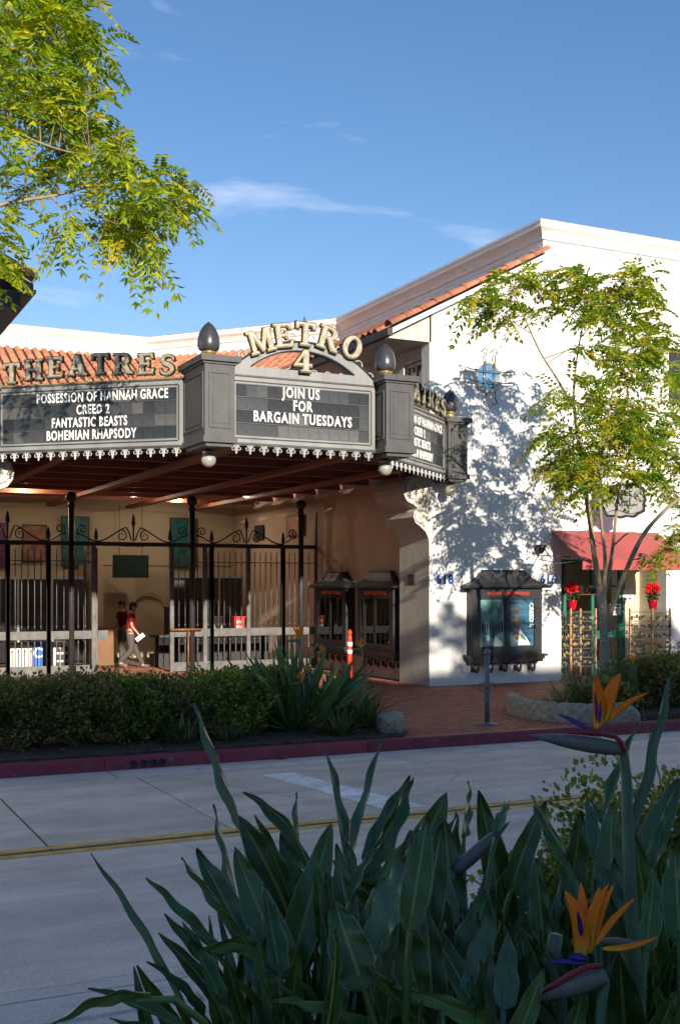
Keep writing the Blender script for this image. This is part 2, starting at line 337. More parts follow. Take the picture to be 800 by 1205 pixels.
M['posterE'] = mat('black_grey_poster', (.02, .025, .03), .35, 0, 6, col2=(.22, .24, .26), stretch=(9, 9, .6))
M['posterF'] = mat('tan_red_poster', (.55, .35, .20), .45, 0, 5, col2=(.45, .06, .08))
M['sil'] = mat('dark_silhouette', (.03, .035, .04), .5, .2)
M['brownfig'] = mat('brown_figure', (.26, .12, .07), .5, .3, 9)
M['case_letter'] = mat('red_case_lettering', (.40, .04, .02), .5, .05, emit=(1, .12, .04), estr=.03)  # red letters with a faint glow of their own
M['screen'] = mat('wide_screen_picture', (.003, .006, .006), .3, 0, 9, col2=(.03, .07, .055), stretch=(3, 3, 9))
M['white_box'] = mat('white_card', (.72, .72, .68), .6, .06)
M['blue_box'] = mat('blue_card', (.02, .16, .55), .5, .1)
M['red_box'] = mat('red_card', (.65, .03, .02), .5, .1)
M['counter'] = mat('brown_counter_wood', (.20, .09, .03), .4, .3, 3, stretch=(1, 1, .3))
M['lamp_on'] = mat('lit_downlight', (1, .9, .7), .5, 0, emit=(1, .85, .6), estr=25)
M['opp_wall'] = mat('opposite_building_stucco', (.55, .48, .40), .9, .1, 1, .2, 30)
M['fallen_leaf'] = mat('fallen_leaf', (.55, .33, .03), .7, .2)

# road: long stains along the traffic, dark pits, pale wear
def worn_road(m):
    t = m.node_tree; n = t.nodes; l = t.links.new; pb = n['Principled BSDF']; src = pb.inputs['Base Color'].links[0].from_socket
    g = n.new('ShaderNodeNewGeometry'); mp_ = n.new('ShaderNodeMapping'); mp_.inputs['Scale'].default_value = (.35, 1.9, 1); l(g.outputs['Position'], mp_.inputs[0])
    a = n.new('ShaderNodeTexNoise'); a.inputs['Scale'].default_value = 1.2; a.inputs['Detail'].default_value = 8; a.inputs['Roughness'].default_value = .65; l(mp_.outputs[0], a.inputs['Vector'])
    r = n.new('ShaderNodeMapRange'); r.inputs['From Min'].default_value = .3; r.inputs['From Max'].default_value = .7; r.inputs['To Min'].default_value = .78; r.inputs['To Max'].default_value = 1.16; l(a.outputs['Fac'], r.inputs[0])
    m2 = n.new('ShaderNodeMapping'); m2.inputs['Scale'].default_value = (5, 17, 1); l(g.outputs['Position'], m2.inputs[0])
    b = n.new('ShaderNodeTexNoise'); b.inputs['Scale'].default_value = 1.0; b.inputs['Detail'].default_value = 6; b.inputs['Roughness'].default_value = .75; l(m2.outputs[0], b.inputs['Vector'])
    r2 = n.new('ShaderNodeMapRange'); r2.inputs['From Min'].default_value = .30; r2.inputs['From Max'].default_value = .38; r2.inputs['To Min'].default_value = .68; r2.inputs['To Max'].default_value = 1.0; l(b.outputs['Fac'], r2.inputs[0])
    f = n.new('ShaderNodeTexNoise'); f.inputs['Scale'].default_value = 38; f.inputs['Detail'].default_value = 5; l(g.outputs['Position'], f.inputs['Vector'])
    r3 = n.new('ShaderNodeMapRange'); r3.inputs['From Min'].default_value = .25; r3.inputs['From Max'].default_value = .75; r3.inputs['To Min'].default_value = .84; r3.inputs['To Max'].default_value = 1.16; l(f.outputs['Fac'], r3.inputs[0])
    x = n.new('ShaderNodeMath'); x.operation = 'MULTIPLY'; l(r.outputs[0], x.inputs[0]); l(r2.outputs[0], x.inputs[1]); y = n.new('ShaderNodeMath'); y.operation = 'MULTIPLY'; l(x.outputs[0], y.inputs[0]); l(r3.outputs[0], y.inputs[1])
    hs = n.new('ShaderNodeHueSaturation'); l(y.outputs[0], hs.inputs['Value']); l(src, hs.inputs['Color']); l(hs.outputs[0], pb.inputs['Base Color'])
for k in ('road', 'gutter', 'white_paint', 'yellow'): worn_road(M[k])
def overlay(m, col, scale, lo, hi, amount=1.0, crack=False, stretch=(1, 1, 1)):
    """worn patches (or hairline cracks) of another colour, fixed to the surface"""
    t = m.node_tree; n = t.nodes; l = t.links.new; pb = n['Principled BSDF']; src = pb.inputs['Base Color'].links[0].from_socket
    g = n.new('ShaderNodeNewGeometry'); mp_ = n.new('ShaderNodeMapping'); mp_.inputs['Scale'].default_value = stretch; l(g.outputs['Position'], mp_.inputs[0])
    r = n.new('ShaderNodeMapRange'); r.inputs['From Min'].default_value = lo; r.inputs['From Max'].default_value = hi
    if crack:
        w = n.new('ShaderNodeTexNoise'); w.inputs['Scale'].default_value = 2.2; w.inputs['Detail'].default_value = 6; l(mp_.outputs[0], w.inputs['Vector'])
        ad = n.new('ShaderNodeMix'); ad.data_type = 'VECTOR'; ad.inputs['Factor'].default_value = .16; l(mp_.outputs[0], ad.inputs['A']); l(w.outputs['Color'], ad.inputs['B'])
        v = n.new('ShaderNodeTexVoronoi'); v.feature = 'DISTANCE_TO_EDGE'; v.inputs['Scale'].default_value = scale; l(ad.outputs['Result'], v.inputs['Vector']); l(v.outputs['Distance'], r.inputs[0]); r.inputs['To Min'].default_value = amount; r.inputs['To Max'].default_value = 0
    else:
        v = n.new('ShaderNodeTexNoise'); v.inputs['Scale'].default_value = scale; v.inputs['Detail'].default_value = 8; v.inputs['Roughness'].default_value = .7; l(mp_.outputs[0], v.inputs['Vector']); l(v.outputs['Fac'], r.inputs[0]); r.inputs['To Max'].default_value = amount
    mx_ = n.new('ShaderNodeMix'); mx_.data_type = 'RGBA'; mx_.inputs['B'].default_value = (*col, 1); l(src, mx_.inputs['A']); l(r.outputs[0], mx_.inputs['Factor']); l(mx_.outputs['Result'], pb.inputs['Base Color'])
overlay(M['road'], (.12, .12, .12), .30, .0010, .0028, .35, True)
overlay(M['road'], (.12, .12, .12), 1.7, .66, .74, .6); overlay(M['gutter'], (.12, .10, .08), 3.0, .58, .72, .7)
overlay(M['kerb'], (.22, .19, .17), 9, .62, .66, .75); overlay(M['kerb'], (.05, .03, .03), 2.5, .55, .75, .6)
overlay(M['yellow'], (.28, .26, .23), 11, .58, .63, .8); overlay(M['white_paint'], (.35, .34, .32), 9, .56, .62, .8)
overlay(M['stucco'], (.45, .43, .40), .35, .0008, .0022, .35, True); overlay(M['stucco'], (.52, .50, .46), 1.1, .62, .80, .35, stretch=(1.4, 1.4, .25))
overlay(M['cornice'], (.30, .29, .27), 2.2, .60, .80, .55, stretch=(1, 1, .6)); overlay(M['m_grey'], (.40, .40, .38), 14, .66, .70, .6); overlay(M['m_dark'], (.25, .25, .24), 12, .68, .72, .6)

# ================================================================== GROUND, ROAD, PAVEMENTS
def structure(o): o['kind'] = 'structure'; return o
structure(MB().box(-900, 900, -900, 900, -.6, -.06).build('ground', M['ground']))
road = structure(MB().box(-90, 120, 5.8, 14.4, -.05, -.018).build('road', M['joint']))
def slab(name, x0, x1, y0, y1, z0, z1, m, parent, c=.006):
    """a slab with slightly eased edges, own mesh centred on its middle"""
    b = MB(); cx, cy = (x0+x1)/2, (y0+y1)/2; hx, hy = (x1-x0)/2, (y1-y0)/2
    b.v = [(-hx, -hy, z0), (hx, -hy, z0), (hx, hy, z0), (-hx, hy, z0), (-hx, -hy, z1-c), (hx, -hy, z1-c), (hx, hy, z1-c), (-hx, hy, z1-c),
           (-hx+c, -hy+c, z1), (hx-c, -hy+c, z1), (hx-c, hy-c, z1), (-hx+c, hy-c, z1)]
    b.f = [(0, 1, 5, 4), (1, 2, 6, 5), (2, 3, 7, 6), (3, 0, 4, 7), (4, 5, 9, 8), (5, 6, 10, 9), (6, 7, 11, 10), (7, 4, 8, 11), (8, 9, 10, 11)]
    b.mi = [0]*9; b.sm = [False]*9
    return link(name, b.mesh(name, m), parent, Matrix.Translation((cx, cy, 0)))
far_j = [-12.7, -9, -5.3, -1.6, 2.12, 3.87, 7.5, 11.2, 14.95, 18.7, 22.4, 26.2, 30]
for a, c in zip(far_j, far_j[1:]):
    slab('road_panel', a+.012, c-.012, 10.30, 12.02, -.02, 0, M['road'], road); slab('road_panel', a+.012, c-.012, 12.03, 13.78, -.02, 0, M['road'], road)
near_j = [-12, -4.5, 5.4, 13, 20, 28]
for a, c in zip(near_j, near_j[1:]): slab('road_panel', a+.012, c-.012, 6.62, 10.27, -.02, 0, M['road'], road)
for a, c in zip([-12, -5, -.1, 3.65, 7.4, 11.15, 18, 26], [-5, -.1, 3.65, 7.4, 11.15, 18, 26, 34]):
    slab('gutter_slab', a+.01, c-.01, 13.80, 14.398, -.02, .001, M['gutter'], road)
for a, c in zip([-12, 0, 8], [0, 8, 20]): slab('gutter_slab', a+.01, c-.01, 5.99, 6.60, -.02, .001, M['gutter'], road)
MB().box(-40, 60, 10.12, 10.24, .0005, .004).build('yellow_line', M['yellow'], road)
MB().box(-40, 60, 10.34, 10.46, .0005, .004).build('yellow_line', M['yellow'], road)
MB().box(-40, 60, 10.262, 10.31, .0002, .003).build('centre_seam', M['joint'], road)
b = MB(); b.add([(5.30, 13.25, .004), (5.72, 13.25, .004), (6.12, 10.62, .004), (5.66, 10.62, .004)], [(3, 2, 1, 0)]); b.build('stop_bar', M['white_paint'], road)
kerb = structure(MB().box(-12, 34, 14.42, 14.56, -.05, .12).build('kerb', M['kerb']))
def kerb_stone(x0, x1, ya, yb, parent, flip=1):
    b = MB(); y0 = ya if flip > 0 else yb
    pr = [(ya, -.02), (ya+.012, .135), (ya+.04, .162), (yb, .162), (yb, -.02)]
    cx = (x0+x1)/2; vs = [(x-cx, p[0], p[1]) for x in (x0, x1) for p in pr]; n = len(pr)
    b.add(vs, [(i, (i+1) % n, n+(i+1) % n, n+i) for i in range(n)] + [tuple(range(n-1, -1, -1)), tuple(range(n, 2*n))])
    return link('kerb_stone', b.mesh('kerb_stone', M['kerb']), parent, Matrix.Translation((cx, 0, 0)))
ks = [-11.4, -7.65, -3.9, -.15, 3.62, 7.37, 11.12, 14.87, 18.6, 22.4, 26.1, 30]
for a, c in zip(ks, ks[1:]): kerb_stone(a+.006, c-.006, 14.4, 14.575, kerb)
b = MB()
for x in (4.0, 4.13, 4.255, 4.37):
    Mx = Matrix.Translation((x, 14.4, .065)) @ Matrix.Rotation(R_(90), 4, 'X')
    b.lathe([(.05, -.02), (.05, .006), (.042, .006), (.04, .002)], n=14, M=Mx)
b.build('drain_outlet', M['joint'], kerb)  # drain holes: their darkness painted as discs on the kerb, nothing cut
nk = structure(MB().box(-12, 34, 5.84, 5.95, -.05, .12).build('near_kerb', M['gutter']))
for a, c in zip([-6, -2, 2, 6, 10], [-2, 2, 6, 10, 14]): slab('kerb_stone', a+.006, c-.006, 5.80, 5.98, -.02, .158, M['gutter'], nk, .02)
structure(MB().box(-60, 60, -34, 5.795, -.05, .148).build('near_pavement', M['gutter']))
walk = structure(MB().box(-40, 60, 14.58, 40, -.05, .138).build('pavement', M['mortar']))
MB().box(-40, 6.98, 14.6, 34.5, .139, .149).build('far_paving', M['brick_s'], walk); MB().box(18.02, 60, 14.6, 34.5, .139, .149).build('far_paving', M['brick_s'], walk)
# running-bond brick pavers: the nearest 300 one by one, the rest joined
bl, bw = .203, .1; spots = []
row = 0; y = 14.60
while y < 30.5:
    x = 7.0 + (bl/2 if row % 2 else 0)
    while x < 18:
        if not (y > 21.75 and (x > 12.6)): spots.append((x, y))
        x += bl
    y += bw; row += 1
spots.sort(key=lambda p: (0 if (8.6 < p[0] < 13.5 or (p[0] < 14.5 and p[1] < 14.7)) else 50) + p[1] + abs(p[0]-11)*.12)
def brick_geo(b, cx, cy, dz, c=.004):
    hx, hy = bl/2-.004, bw/2-.004
    b.add([(cx-hx, cy-hy, .13), (cx+hx, cy-hy, .13), (cx+hx, cy+hy, .13), (cx-hx, cy+hy, .13), (cx-hx+c, cy-hy+c, .15+dz), (cx+hx-c, cy-hy+c, .15+dz), (cx+hx-c, cy+hy-c, .15+dz), (cx-hx+c, cy+hy-c, .15+dz)],
          [(0, 1, 5, 4), (1, 2, 6, 5), (2, 3, 7, 6), (3, 0, 4, 7), (4, 5, 6, 7)])
bm1 = MB(); brick_geo(bm1, 0, 0, 0); bme = bm1.mesh('brick', M['brick'])
for x, y in spots[:300]: link('brick', bme, walk, Matrix.Translation((x, y, random.uniform(-.002, .002))))
b = MB()
for x, y in spots[300:]: brick_geo(b, x, y, random.uniform(-.002, .002))
o = b.build('paver_field', [M['brick_s']], walk); o['kind'] = 'stuff'
at = o.data.attributes.new('rnd', 'FLOAT', 'FACE'); at.data.foreach_set('value', np.repeat(np.random.rand(len(spots)-300), 5))
def use_rnd(m, lo, hi):
    n = m.node_tree.nodes; l = m.node_tree.links.new; pb = n['Principled BSDF']; src = pb.inputs['Base Color'].links[0].from_socket
    a = n.new('ShaderNodeAttribute'); a.attribute_name = 'rnd'; mr = n.new('ShaderNodeMapRange'); mr.inputs['To Min'].default_value = lo; mr.inputs['To Max'].default_value = hi
    hs = n.new('ShaderNodeHueSaturation'); l(a.outputs['Fac'], mr.inputs[0]); l(mr.outputs[0], hs.inputs['Value']); l(src, hs.inputs['Color']); l(hs.outputs[0], pb.inputs['Base Color'])
use_rnd(M['brick_s'], .78, 1.22)

# ================================================================== THEATRE BUILDING
TH = thing('theatre_building', (12.67, 21.8, .15), 'white stuccoed Spanish style theatre building with terracotta roof tiles and moulded cornice', 'building')
ZC = 4.98                                         # soffit height over the forecourt
b = MB()
wall_grid(b, (12.67, 21.8, 0), (1, 0, 0), (0, -1, 0), 0, 3.03, .15, 8.35, [], .35)
b.prism_y([(12.67, 8.35), (15.7, 8.35), (15.7, 9.93), (12.67, 8.37)], 21.8, 22.15)
wall_grid(b, (15.7, 21.8, 0), (1, 0, 0), (0, -1, 0), 0, 18, .15, 10.25, [(.5, 3.65, .15, 3.0), (3.72, 5.0, 6.85, 8.2)], .35)
fw = b.build('facade_wall', M['stucco'], TH)
b = MB(); b.prism_y([(12.66, .15), (12.668, .15), (12.668, 4.98), (12.66, 4.98)], 21.803, 23.15); b.prism_y([(12.668, .15), (13.0, .15), (13.0, 4.98), (12.668, 4.98)], 22.152, 23.15)
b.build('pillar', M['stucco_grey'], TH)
b = MB(); b.box(12.9, 13.2, 23.152, 34.9, .15, ZC); b.box(12.84, 12.898, 23.16, 34.55, 4.62, 4.82); b.box(12.80, 12.84, 23.16, 34.55, 4.72, 4.82)
b.build('forecourt_wall', M['stucco_tan'], TH)
b = MB(); b.box(-3, 12.88, 34.6, 34.9, .15, ZC); b.box(-3, 12.8, 34.5, 34.598, 4.66, 4.8); b.box(-3, 12.8, 34.55, 34.598, 3.0, 3.1)
b.build('lobby_back_wall', M['lobby'], TH)
b = MB(); b.box(2.7, 3.0, 23.2, 34.59, .15, ZC); b.build('lobby_left_wall', M['lobby'], TH)
# mirrored left wing of the theatre (mostly outside the frame)
b = MB(); wall_grid(b, (-9, 21.8, 0), (1, 0, 0), (0, -1, 0), 0, 12.13, .15, 7.4, [], .35); b.prism_y([(-9, 7.402), (3.13, 7.402), (0, 9.75), (-9, 9.75)], 21.8, 22.15)
b.box(2.8, 3.12, 22.152, 34.4, 4.99, 7.4); b.box(2.8, 3.12, 22.152, 23.19, .15, 4.98)
b.build('left_wing_wall', M['stucco'], TH)
b = MB()
wall_grid(b, (12.72, 22.152, 0), (0, 1, 0), (-1, 0, 0), 0, 11.6, 5.12, 8.3, [(.04, .92, 6.62, 7.42)], .30)
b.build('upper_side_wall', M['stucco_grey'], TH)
# little side window above the marquee
b = MB(); wx = 12.80
for y0, y1, z0, z1 in ((22.20, 22.26, 6.63, 7.41), (23.00, 23.06, 6.63, 7.41), (22.26, 23.0, 7.34, 7.41), (22.26, 23.0, 6.63, 6.70), (22.61, 22.65, 6.70, 7.34)): b.box(wx, wx+.06, y0, y1, z0, z1)
sw = b.build('window', M['silver'], TH); MB().box(wx+.035, wx+.045, 22.26, 23.0, 6.7, 7.34).build('pane', M['brown_glass'], sw)
# upper right window, set in the facade
b = MB()
for x0, x1, z0, z1 in ((19.43, 19.5, 6.86, 8.19), (20.62, 20.69, 6.86, 8.19), (19.5, 20.62, 8.12, 8.19), (19.5, 20.62, 6.86, 6.93), (20.03, 20.09, 6.93, 8.12)): b.box(x0, x1, 21.95, 22.03, z0, z1)
sw = b.build('window', M['brown_glass'], TH); MB().box(19.5, 20.62, 21.99, 22.0, 6.93, 8.12).build('pane', M['dark_glass'], sw)
# walls of the raised block behind the forecourt
b = MB(); b.box(-12, 11.1, 37.8, 38.1, 5, 10.25)
b.add([(11.1, 37.69, z) for z in (5, 10.25)] + [(15.7, 32.4, z) for z in (5, 10.25)] + [(15.93, 32.6, z) for z in (5, 10.25)] + [(11.3, 37.95, z) for z in (5, 10.25)],
      [(0, 2, 3, 1), (2, 4, 5, 3), (4, 6, 7, 5), (6, 0, 1, 7), (1, 3, 5, 7)])
b.box(15.7, 16.0, 22.152, 32.4, 5.12, 10.25); b.box(-9, 34, 33.95, 34.2, 5.12, 7.9)
b.build('parapet_wall', M['cornice'], TH)
path = [(-14, 37.8), (11, 37.8), (15.7, 32.4), (15.7, 21.8), (34, 21.8)]
prof = [(-.35, 10.24), (.02, 10.24), (.03, 10.33), (.09, 10.35), (.11, 10.42), (.17, 10.50), (.25, 10.56), (.27, 10.57), (.27, 10.66), (.30, 10.68), (.30, 10.715), (-.35, 10.715)]
b = MB(); sweep(b, prof, path); b.build('cornice', M['cornice'], TH)
b = MB(); sweep(b, [(-.34, 10.716), (.285, 10.716), (.26, 10.75), (-.34, 10.75)], path); b.build('coping', M['grime'], TH)
b = MB(); sweep(b, [(.004, 10.02), (.035, 10.03), (.035, 10.07), (.004, 10.08)], [(15.9, 21.8), (34, 21.8)]); b.build('string_moulding', M['cornice'], TH)
b = MB(); sweep(b, [(.0, 10.0), (.06, 10.03), (.06, 10.17), (.0, 10.2)], path[:4]); b.build('string_moulding', M['cornice'], TH)
# roofs: decks, then barrel tiles
def barrel(L=.46, r0=.115, r1=.095, n=7, t=.018):
    b = MB(); vs = []; fs = []
    for (yy, r) in ((0, r0), (L, r1)):
        for q in (r, r-t):
            for j in range(n+1): a = math.pi*j/n; vs.append((q*math.cos(a), yy, q*math.sin(a)*.8))
    m = n+1
    for j in range(n):
        fs += [(j, j+1, 2*m+j+1, 2*m+j), (m+j+1, m+j, 3*m+j, 3*m+j+1), (j+1, j, m+j, m+j+1)]
    fs += [(0, m, 3*m, 2*m), (m-1, 2*m-1+0, 4*m-1, 3*m-1)]
    b.smooth = True; b.add(vs, fs); return b
tile_b = barrel(); tile_me = tile_b.mesh('roof_tile', M['tile'])
PITCH = math.atan(.521)
def tile_matrix(p, down, dz=0):
    """p = upper end of the tile on the deck, down = horizontal downslope unit; local +y runs up the slope"""
    d = Vector((down[0], down[1], 0)); up = Vector((-d.x*math.cos(PITCH), -d.y*math.cos(PITCH), math.sin(PITCH))); x = up.cross(Vector((0, 0, 1))).normalized(); z = x.cross(up).normalized()
    q = p - up*.46 + z*.01
    return Matrix(((x.x, up.x, z.x, q.x), (x.y, up.y, z.y, q.y), (x.z, up.z, z.z, q.z+dz), (0, 0, 0, 1)))
def roof_field(name, A, B, down, runlen, clip, z_top, nvis, sp=.285, st=.37):
    A = Vector(A); B = Vector(B); d = Vector(down).normalized(); al = (B-A).normalized(); n = int((B-A).length/sp); rest = MB(); items = []
    Ls = runlen/math.cos(PITCH); nc = int(Ls/st)
    for i in range(n):
        for k in range(nc):
            e = (k*st)*math.cos(PITCH); p2 = A+al*(sp*(i+.5))+d*e
            if not clip(p2): continue
            z = z_top - e*.521 + .02
            items.append((k, i, Vector((p2.x, p2.y, z))))
    items.sort(key=lambda t: t[0])
    for c, (k, i, p) in enumerate(items):
        Mx = tile_matrix(p, (d.x, d.y), random.uniform(-.006, .006)) @ Matrix.Rotation(random.uniform(-.02, .02), 4, 'Z')
        if c < nvis: link('roof_tile', tile_me, name, Mx)
        else: rest.add(tile_b.v, tile_b.f, Mx)
    if rest.v:
        for i in range(len(rest.sm)): rest.sm[i] = True
        o = rest.build('lower_tiles', M['tile_s'], name); o['kind'] = 'stuff'
Z_T = 10.02
bis1 = (Vector((0, -1))+Vector((-.755, -.656))).normalized(); bis2 = (Vector((-1, 0))+Vector((-.755, -.656))).normalized()
C1 = Vector((11, 37.8)); C2 = Vector((15.7, 32.4))
def side(p, c, d): q = p-c; return d.x*q.y-d.y*q.x
def deck(poly, zf, th=.10):
    b = MB(); n = len(poly); vs = [(p[0], p[1], zf(p)) for p in poly] + [(p[0], p[1], zf(p)-th) for p in poly]
    return b.add(vs, [tuple(range(n)), tuple(range(2*n-1, n-1, -1))] + [((i+1) % n, i, n+i, n+(i+1) % n) for i in range(n)])
RUN = 4.05
def hit(c, dv, run, down): return c + dv*(run/dv.dot(Vector(down)))
E1 = hit(C1, bis1, RUN, (0, -1)); E2 = hit(C2, bis2, RUN, (-1, 0))
dec = deck([(-12, 37.8), (-12, 37.8-RUN), (E1.x, E1.y), (11, 37.8)], lambda p: Z_T-(37.8-p[1])*.521)
roofA = dec.build('roof', M['eave'], TH)
roof_field(roofA, (.5, 37.8), (11, 37.8), (0, -1), RUN, lambda p: side(p, C1, bis1) < 0, Z_T, 190)
fd = Vector((-.755, -.656))
roofB = deck([(C1.x, C1.y), (E1.x, E1.y), (E2.x, E2.y), (C2.x, C2.y)], lambda p: Z_T-(Vector((p[0], p[1]))-C1).dot(fd)*.521).build('roof', M['eave'], TH)
roof_field(roofB, C1, C2, fd, RUN, lambda p: side(p, C1, bis1) > 0 and side(p, C2, bis2) < 0, Z_T, 80)
roofC = deck([(15.7, 32.4), (E2.x, E2.y), (11.65, 21.72), (15.7, 21.72)], lambda p: Z_T-(15.7-p[0])*.521).build('roof', M['eave'], TH)
roof_field(roofC, (15.7, 32.3), (15.7, 22.1), (-1, 0), RUN, lambda p: side(p, C2, bis2) > 0, Z_T, 20)
# rake: a row of big tiles laid down the slope along the facade edge
rk = barrel(.50, .17, .135, 8, .03); rk_me = rk.mesh('rake_tile', M['tile']); Ls = (RUN+.02)/math.cos(PITCH); nr = 11
for k in range(nr):
    e = k*(Ls/nr)*math.cos(PITCH)
    for yy in (21.66, ):
        Mx = tile_matrix(Vector((15.7-e, yy, Z_T-e*.521+.02)), (-1, 0), .02+random.uniform(-.006, .006))
        link('rake_tile', rk_me, roofC, Mx)
b = MB()
b.add([(15.68, 21.62, Z_T-.02), (11.65, 21.62, Z_T-.02-RUN*.521), (11.65, 21.62, Z_T-.13-RUN*.521), (15.68, 21.62, Z_T-.13), (15.68, 21.80, Z_T-.02), (11.65, 21.80, Z_T-.02-RUN*.521), (11.65, 21.799, Z_T-.13-RUN*.521), (15.68, 21.799, Z_T-.13)],
      [(0, 1, 2, 3), (7, 6, 5, 4), (0, 4, 5, 1), (3, 2, 6, 7), (1, 5, 6, 2), (0, 3, 7, 4)])
b.build('rake_mortar', M['cornice'], roofC)
b = MB(); zz = Z_T-RUN*.521
b.box(11.50, 11.62, 21.55, 33.6, zz-.20, zz-.04)
b.build('gutter', M['eave'], roofC)
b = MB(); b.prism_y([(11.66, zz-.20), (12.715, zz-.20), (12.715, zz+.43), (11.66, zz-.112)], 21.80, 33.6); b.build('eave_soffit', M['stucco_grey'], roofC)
# left wing roof corner (its eave pokes into the picture)
roofD = deck([(0, 34), (0, 21.5), (4.02, 21.5), (4.02, 34)], lambda p: 10.0-p[0]*.521, .12).build('roof', M['eave'], TH)
b = MB(); z1 = 10.0-4.02*.521
for dx, za, zb in ((.0, -.10, .03), (.05, -.16, -.10), (-.04, -.24, -.16)): b.box(4.0+dx-.14, 4.06+dx, 21.42, 33.9, z1+za, z1+zb)
b.box(3.2, 3.86, 21.6, 33.9, z1-.42, z1-.10); b.build('gutter', M['eave'], roofD)
roof_field(roofD, (0, 21.6), (0, 24.6), (1, 0), 4.0, lambda p: True, 10.0, 60)
for k in range(11):
    e = k*.365; link('rake_tile', rk_me, roofD, tile_matrix(Vector((e, 21.40, 10.0-e*.521+.05)), (1, 0), .03))
# canopy over the forecourt: soffit boards and beams
foot = [(3.9, 21.6), (6.5, 18.75), (9.6, 18.75), (12.4, 21.6), (12.4, 21.78), (12.65, 21.79), (12.65, 34.55), (3.05, 34.55), (3.05, 21.79), (3.9, 21.78)]
CN = MB().prism(foot, ZC+.02, ZC+.13).build('canopy_roof', M['wood_dark'], TH)
for i, yy in enumerate([19.0, 20.5, 22.0, 23.5, 25.0, 26.5, 28.0, 29.5, 31.0, 32.5]):
    xa = 3.2 if yy > 21.5 else 3.95+(21.3-yy)*.9; xb = 12.6 if yy > 21.5 else 12.3-(21.3-yy)*.9
    if yy > 23: xb = 12.78
    MB().box(xa, xb, yy-.07, yy+.07, ZC-.16, ZC+.018).build('beam', M['wood_dark'], CN)
for x0, y0, x1, y1 in ((7.0, 18.3, 7.0, 34.4), (9.4, 18.3, 9.4, 34.4), (4.6, 20.3, 4.6, 34.4), (11.4, 20.2, 11.4, 34.4)):
    MB().box(x0-.11, x0+.11, y0, y1, ZC-.26, ZC-.162).build('beam', M['wood_dark'], CN)
# carved scroll corbels either side of the opening
def corbel(sx, cx):
    p = [(12.66, 3.30), (12.64, 3.42), (12.57, 3.55), (12.44, 3.66), (12.32, 3.74), (12.27, 3.86), (12.29, 3.98), (12.37, 4.06), (12.30, 4.12), (12.12, 4.20), (12.02, 4.34), (12.00, 4.48), (12.05, 4.62), (12.16, 4.74), (12.30, 4.79), (12.40, 4.79), (12.66, 4.79)]
    if sx < 0: p = [(cx-q[0], q[1]) for q in p][::-1]
    b = MB(); b.smooth = False; b.prism_y(p[::-1], 21.803, 23.148)
    X = (lambda x: x) if sx > 0 else (lambda x: cx-x)
    for c, r, z in ((12.31, .27, 4.46), (12.46, .17, 3.87)):
        pts = spiral((X(c), 21.79, z), r, 1.7*sx, R_(60) if sx > 0 else R_(120), r1=.12, n=30); b.tube(pts, [.035*(1-.5*i/30) for i in range(31)], 6)
        b.lathe([(.05, -.01), (.05, .02), (.03, .04), (.001, .045)], n=10, M=Matrix.Translation((X(c), 21.80, z)) @ Matrix.Rotation(R_(90), 4, 'X'))
    return b.build('corbel', M['carved'], TH)
corbel(1, 0); corbel(-1, 15.78)
b = MB(); b.box(12.652, 12.659, 22.42, 22.74, 2.38, 2.62)
for k in range(5): b.box(12.64, 12.652, 22.45+k*.06, 22.48+k*.06, 2.41, 2.60)
b.build('vent_grille', M['black'], TH)
# port-hole window with its iron grille
pc = at_y(573, 444, 21.8); px, pz = pc.x, pc.z
b = MB(); b.lathe([(.36, 0), (.37, .05), (.33, .08), (.29, .06), (.29, .0)], n=28, M=Matrix.Translation((px, 21.80, pz)) @ Matrix.Rotation(R_(90), 4, 'X'))
ph = b.build('porthole_window', M['silver'], TH)
MB().lathe([(.288, .0), (.288, .03)], n=24, M=Matrix.Translation((px, 21.80, pz)) @ Matrix.Rotation(R_(90), 4, 'X')).build('pane', M['blue_glass'], ph)
b = MB()
for s in (-.125, .125):
    for e in (-1, 1):
        b.tube([(px+s, 21.69, pz), (px+s, 21.66, pz+e*.46), (px+s+.05, 21.66, pz+e*.60), (px+s-.02, 21.67, pz+e*.63), (px+s-.06, 21.7, pz+e*.58)], .015, 5)
        b.tube([(px, 21.68, pz+s), (px+e*.50, 21.65, pz+s), (px+e*.63, 21.65, pz+s+.03), (px+e*.66, 21.68, pz+s-.03), (px+e*.58, 21.7, pz+s-.05)], .015, 5)
b.build('iron_grille', M['post_paint'], ph)
# shop entrance, recessed behind the awning
b = MB(); b.box(16.05, 16.198, 22.152, 22.95, .15, 3.0); b.box(19.352, 19.5, 22.152, 22.95, .15, 3.0); b.box(16.05, 19.5, 22.152, 22.95, 3.002, 3.1)
b.box(15.8, 20.4, 25.6, 25.8, .15, 3.3); b.box(15.8, 16.0, 22.97, 25.58, .15, 3.3); b.box(20.2, 20.4, 22.97, 25.58, .15, 3.3); b.box(15.8, 20.4, 22.97, 25.8, 3.302, 3.4)
b.build('shop_recess', M['cream_wall'], TH)
b = MB()
for x0, x1, z0, z1 in ((16.2, 16.3, .15, 3.0), (17.02, 17.10, .15, 2.9), (17.86, 17.94, .15, 2.9), (18.72, 18.9, .15, 3.0), (16.3, 18.72, 2.9, 3.0), (16.3, 17.02, 2.32, 2.38), (17.94, 18.72, 2.32, 2.38), (17.94, 18.72, 1.05, 1.25), (17.94, 18.72, .15, .5), (16.3, 17.02, .15, .5)):
    b.box(x0, x1, 22.80, 22.88, z0, z1)
b.box(18.902, 19.35, 22.82, 22.90, .15, 3.0)
sf = b.build('shopfront', M['green_paint'], TH)
MB().box(18.9, 19.349, 22.79, 22.818, .15, 3.0).build('panel', M['cream_wall'], sf)
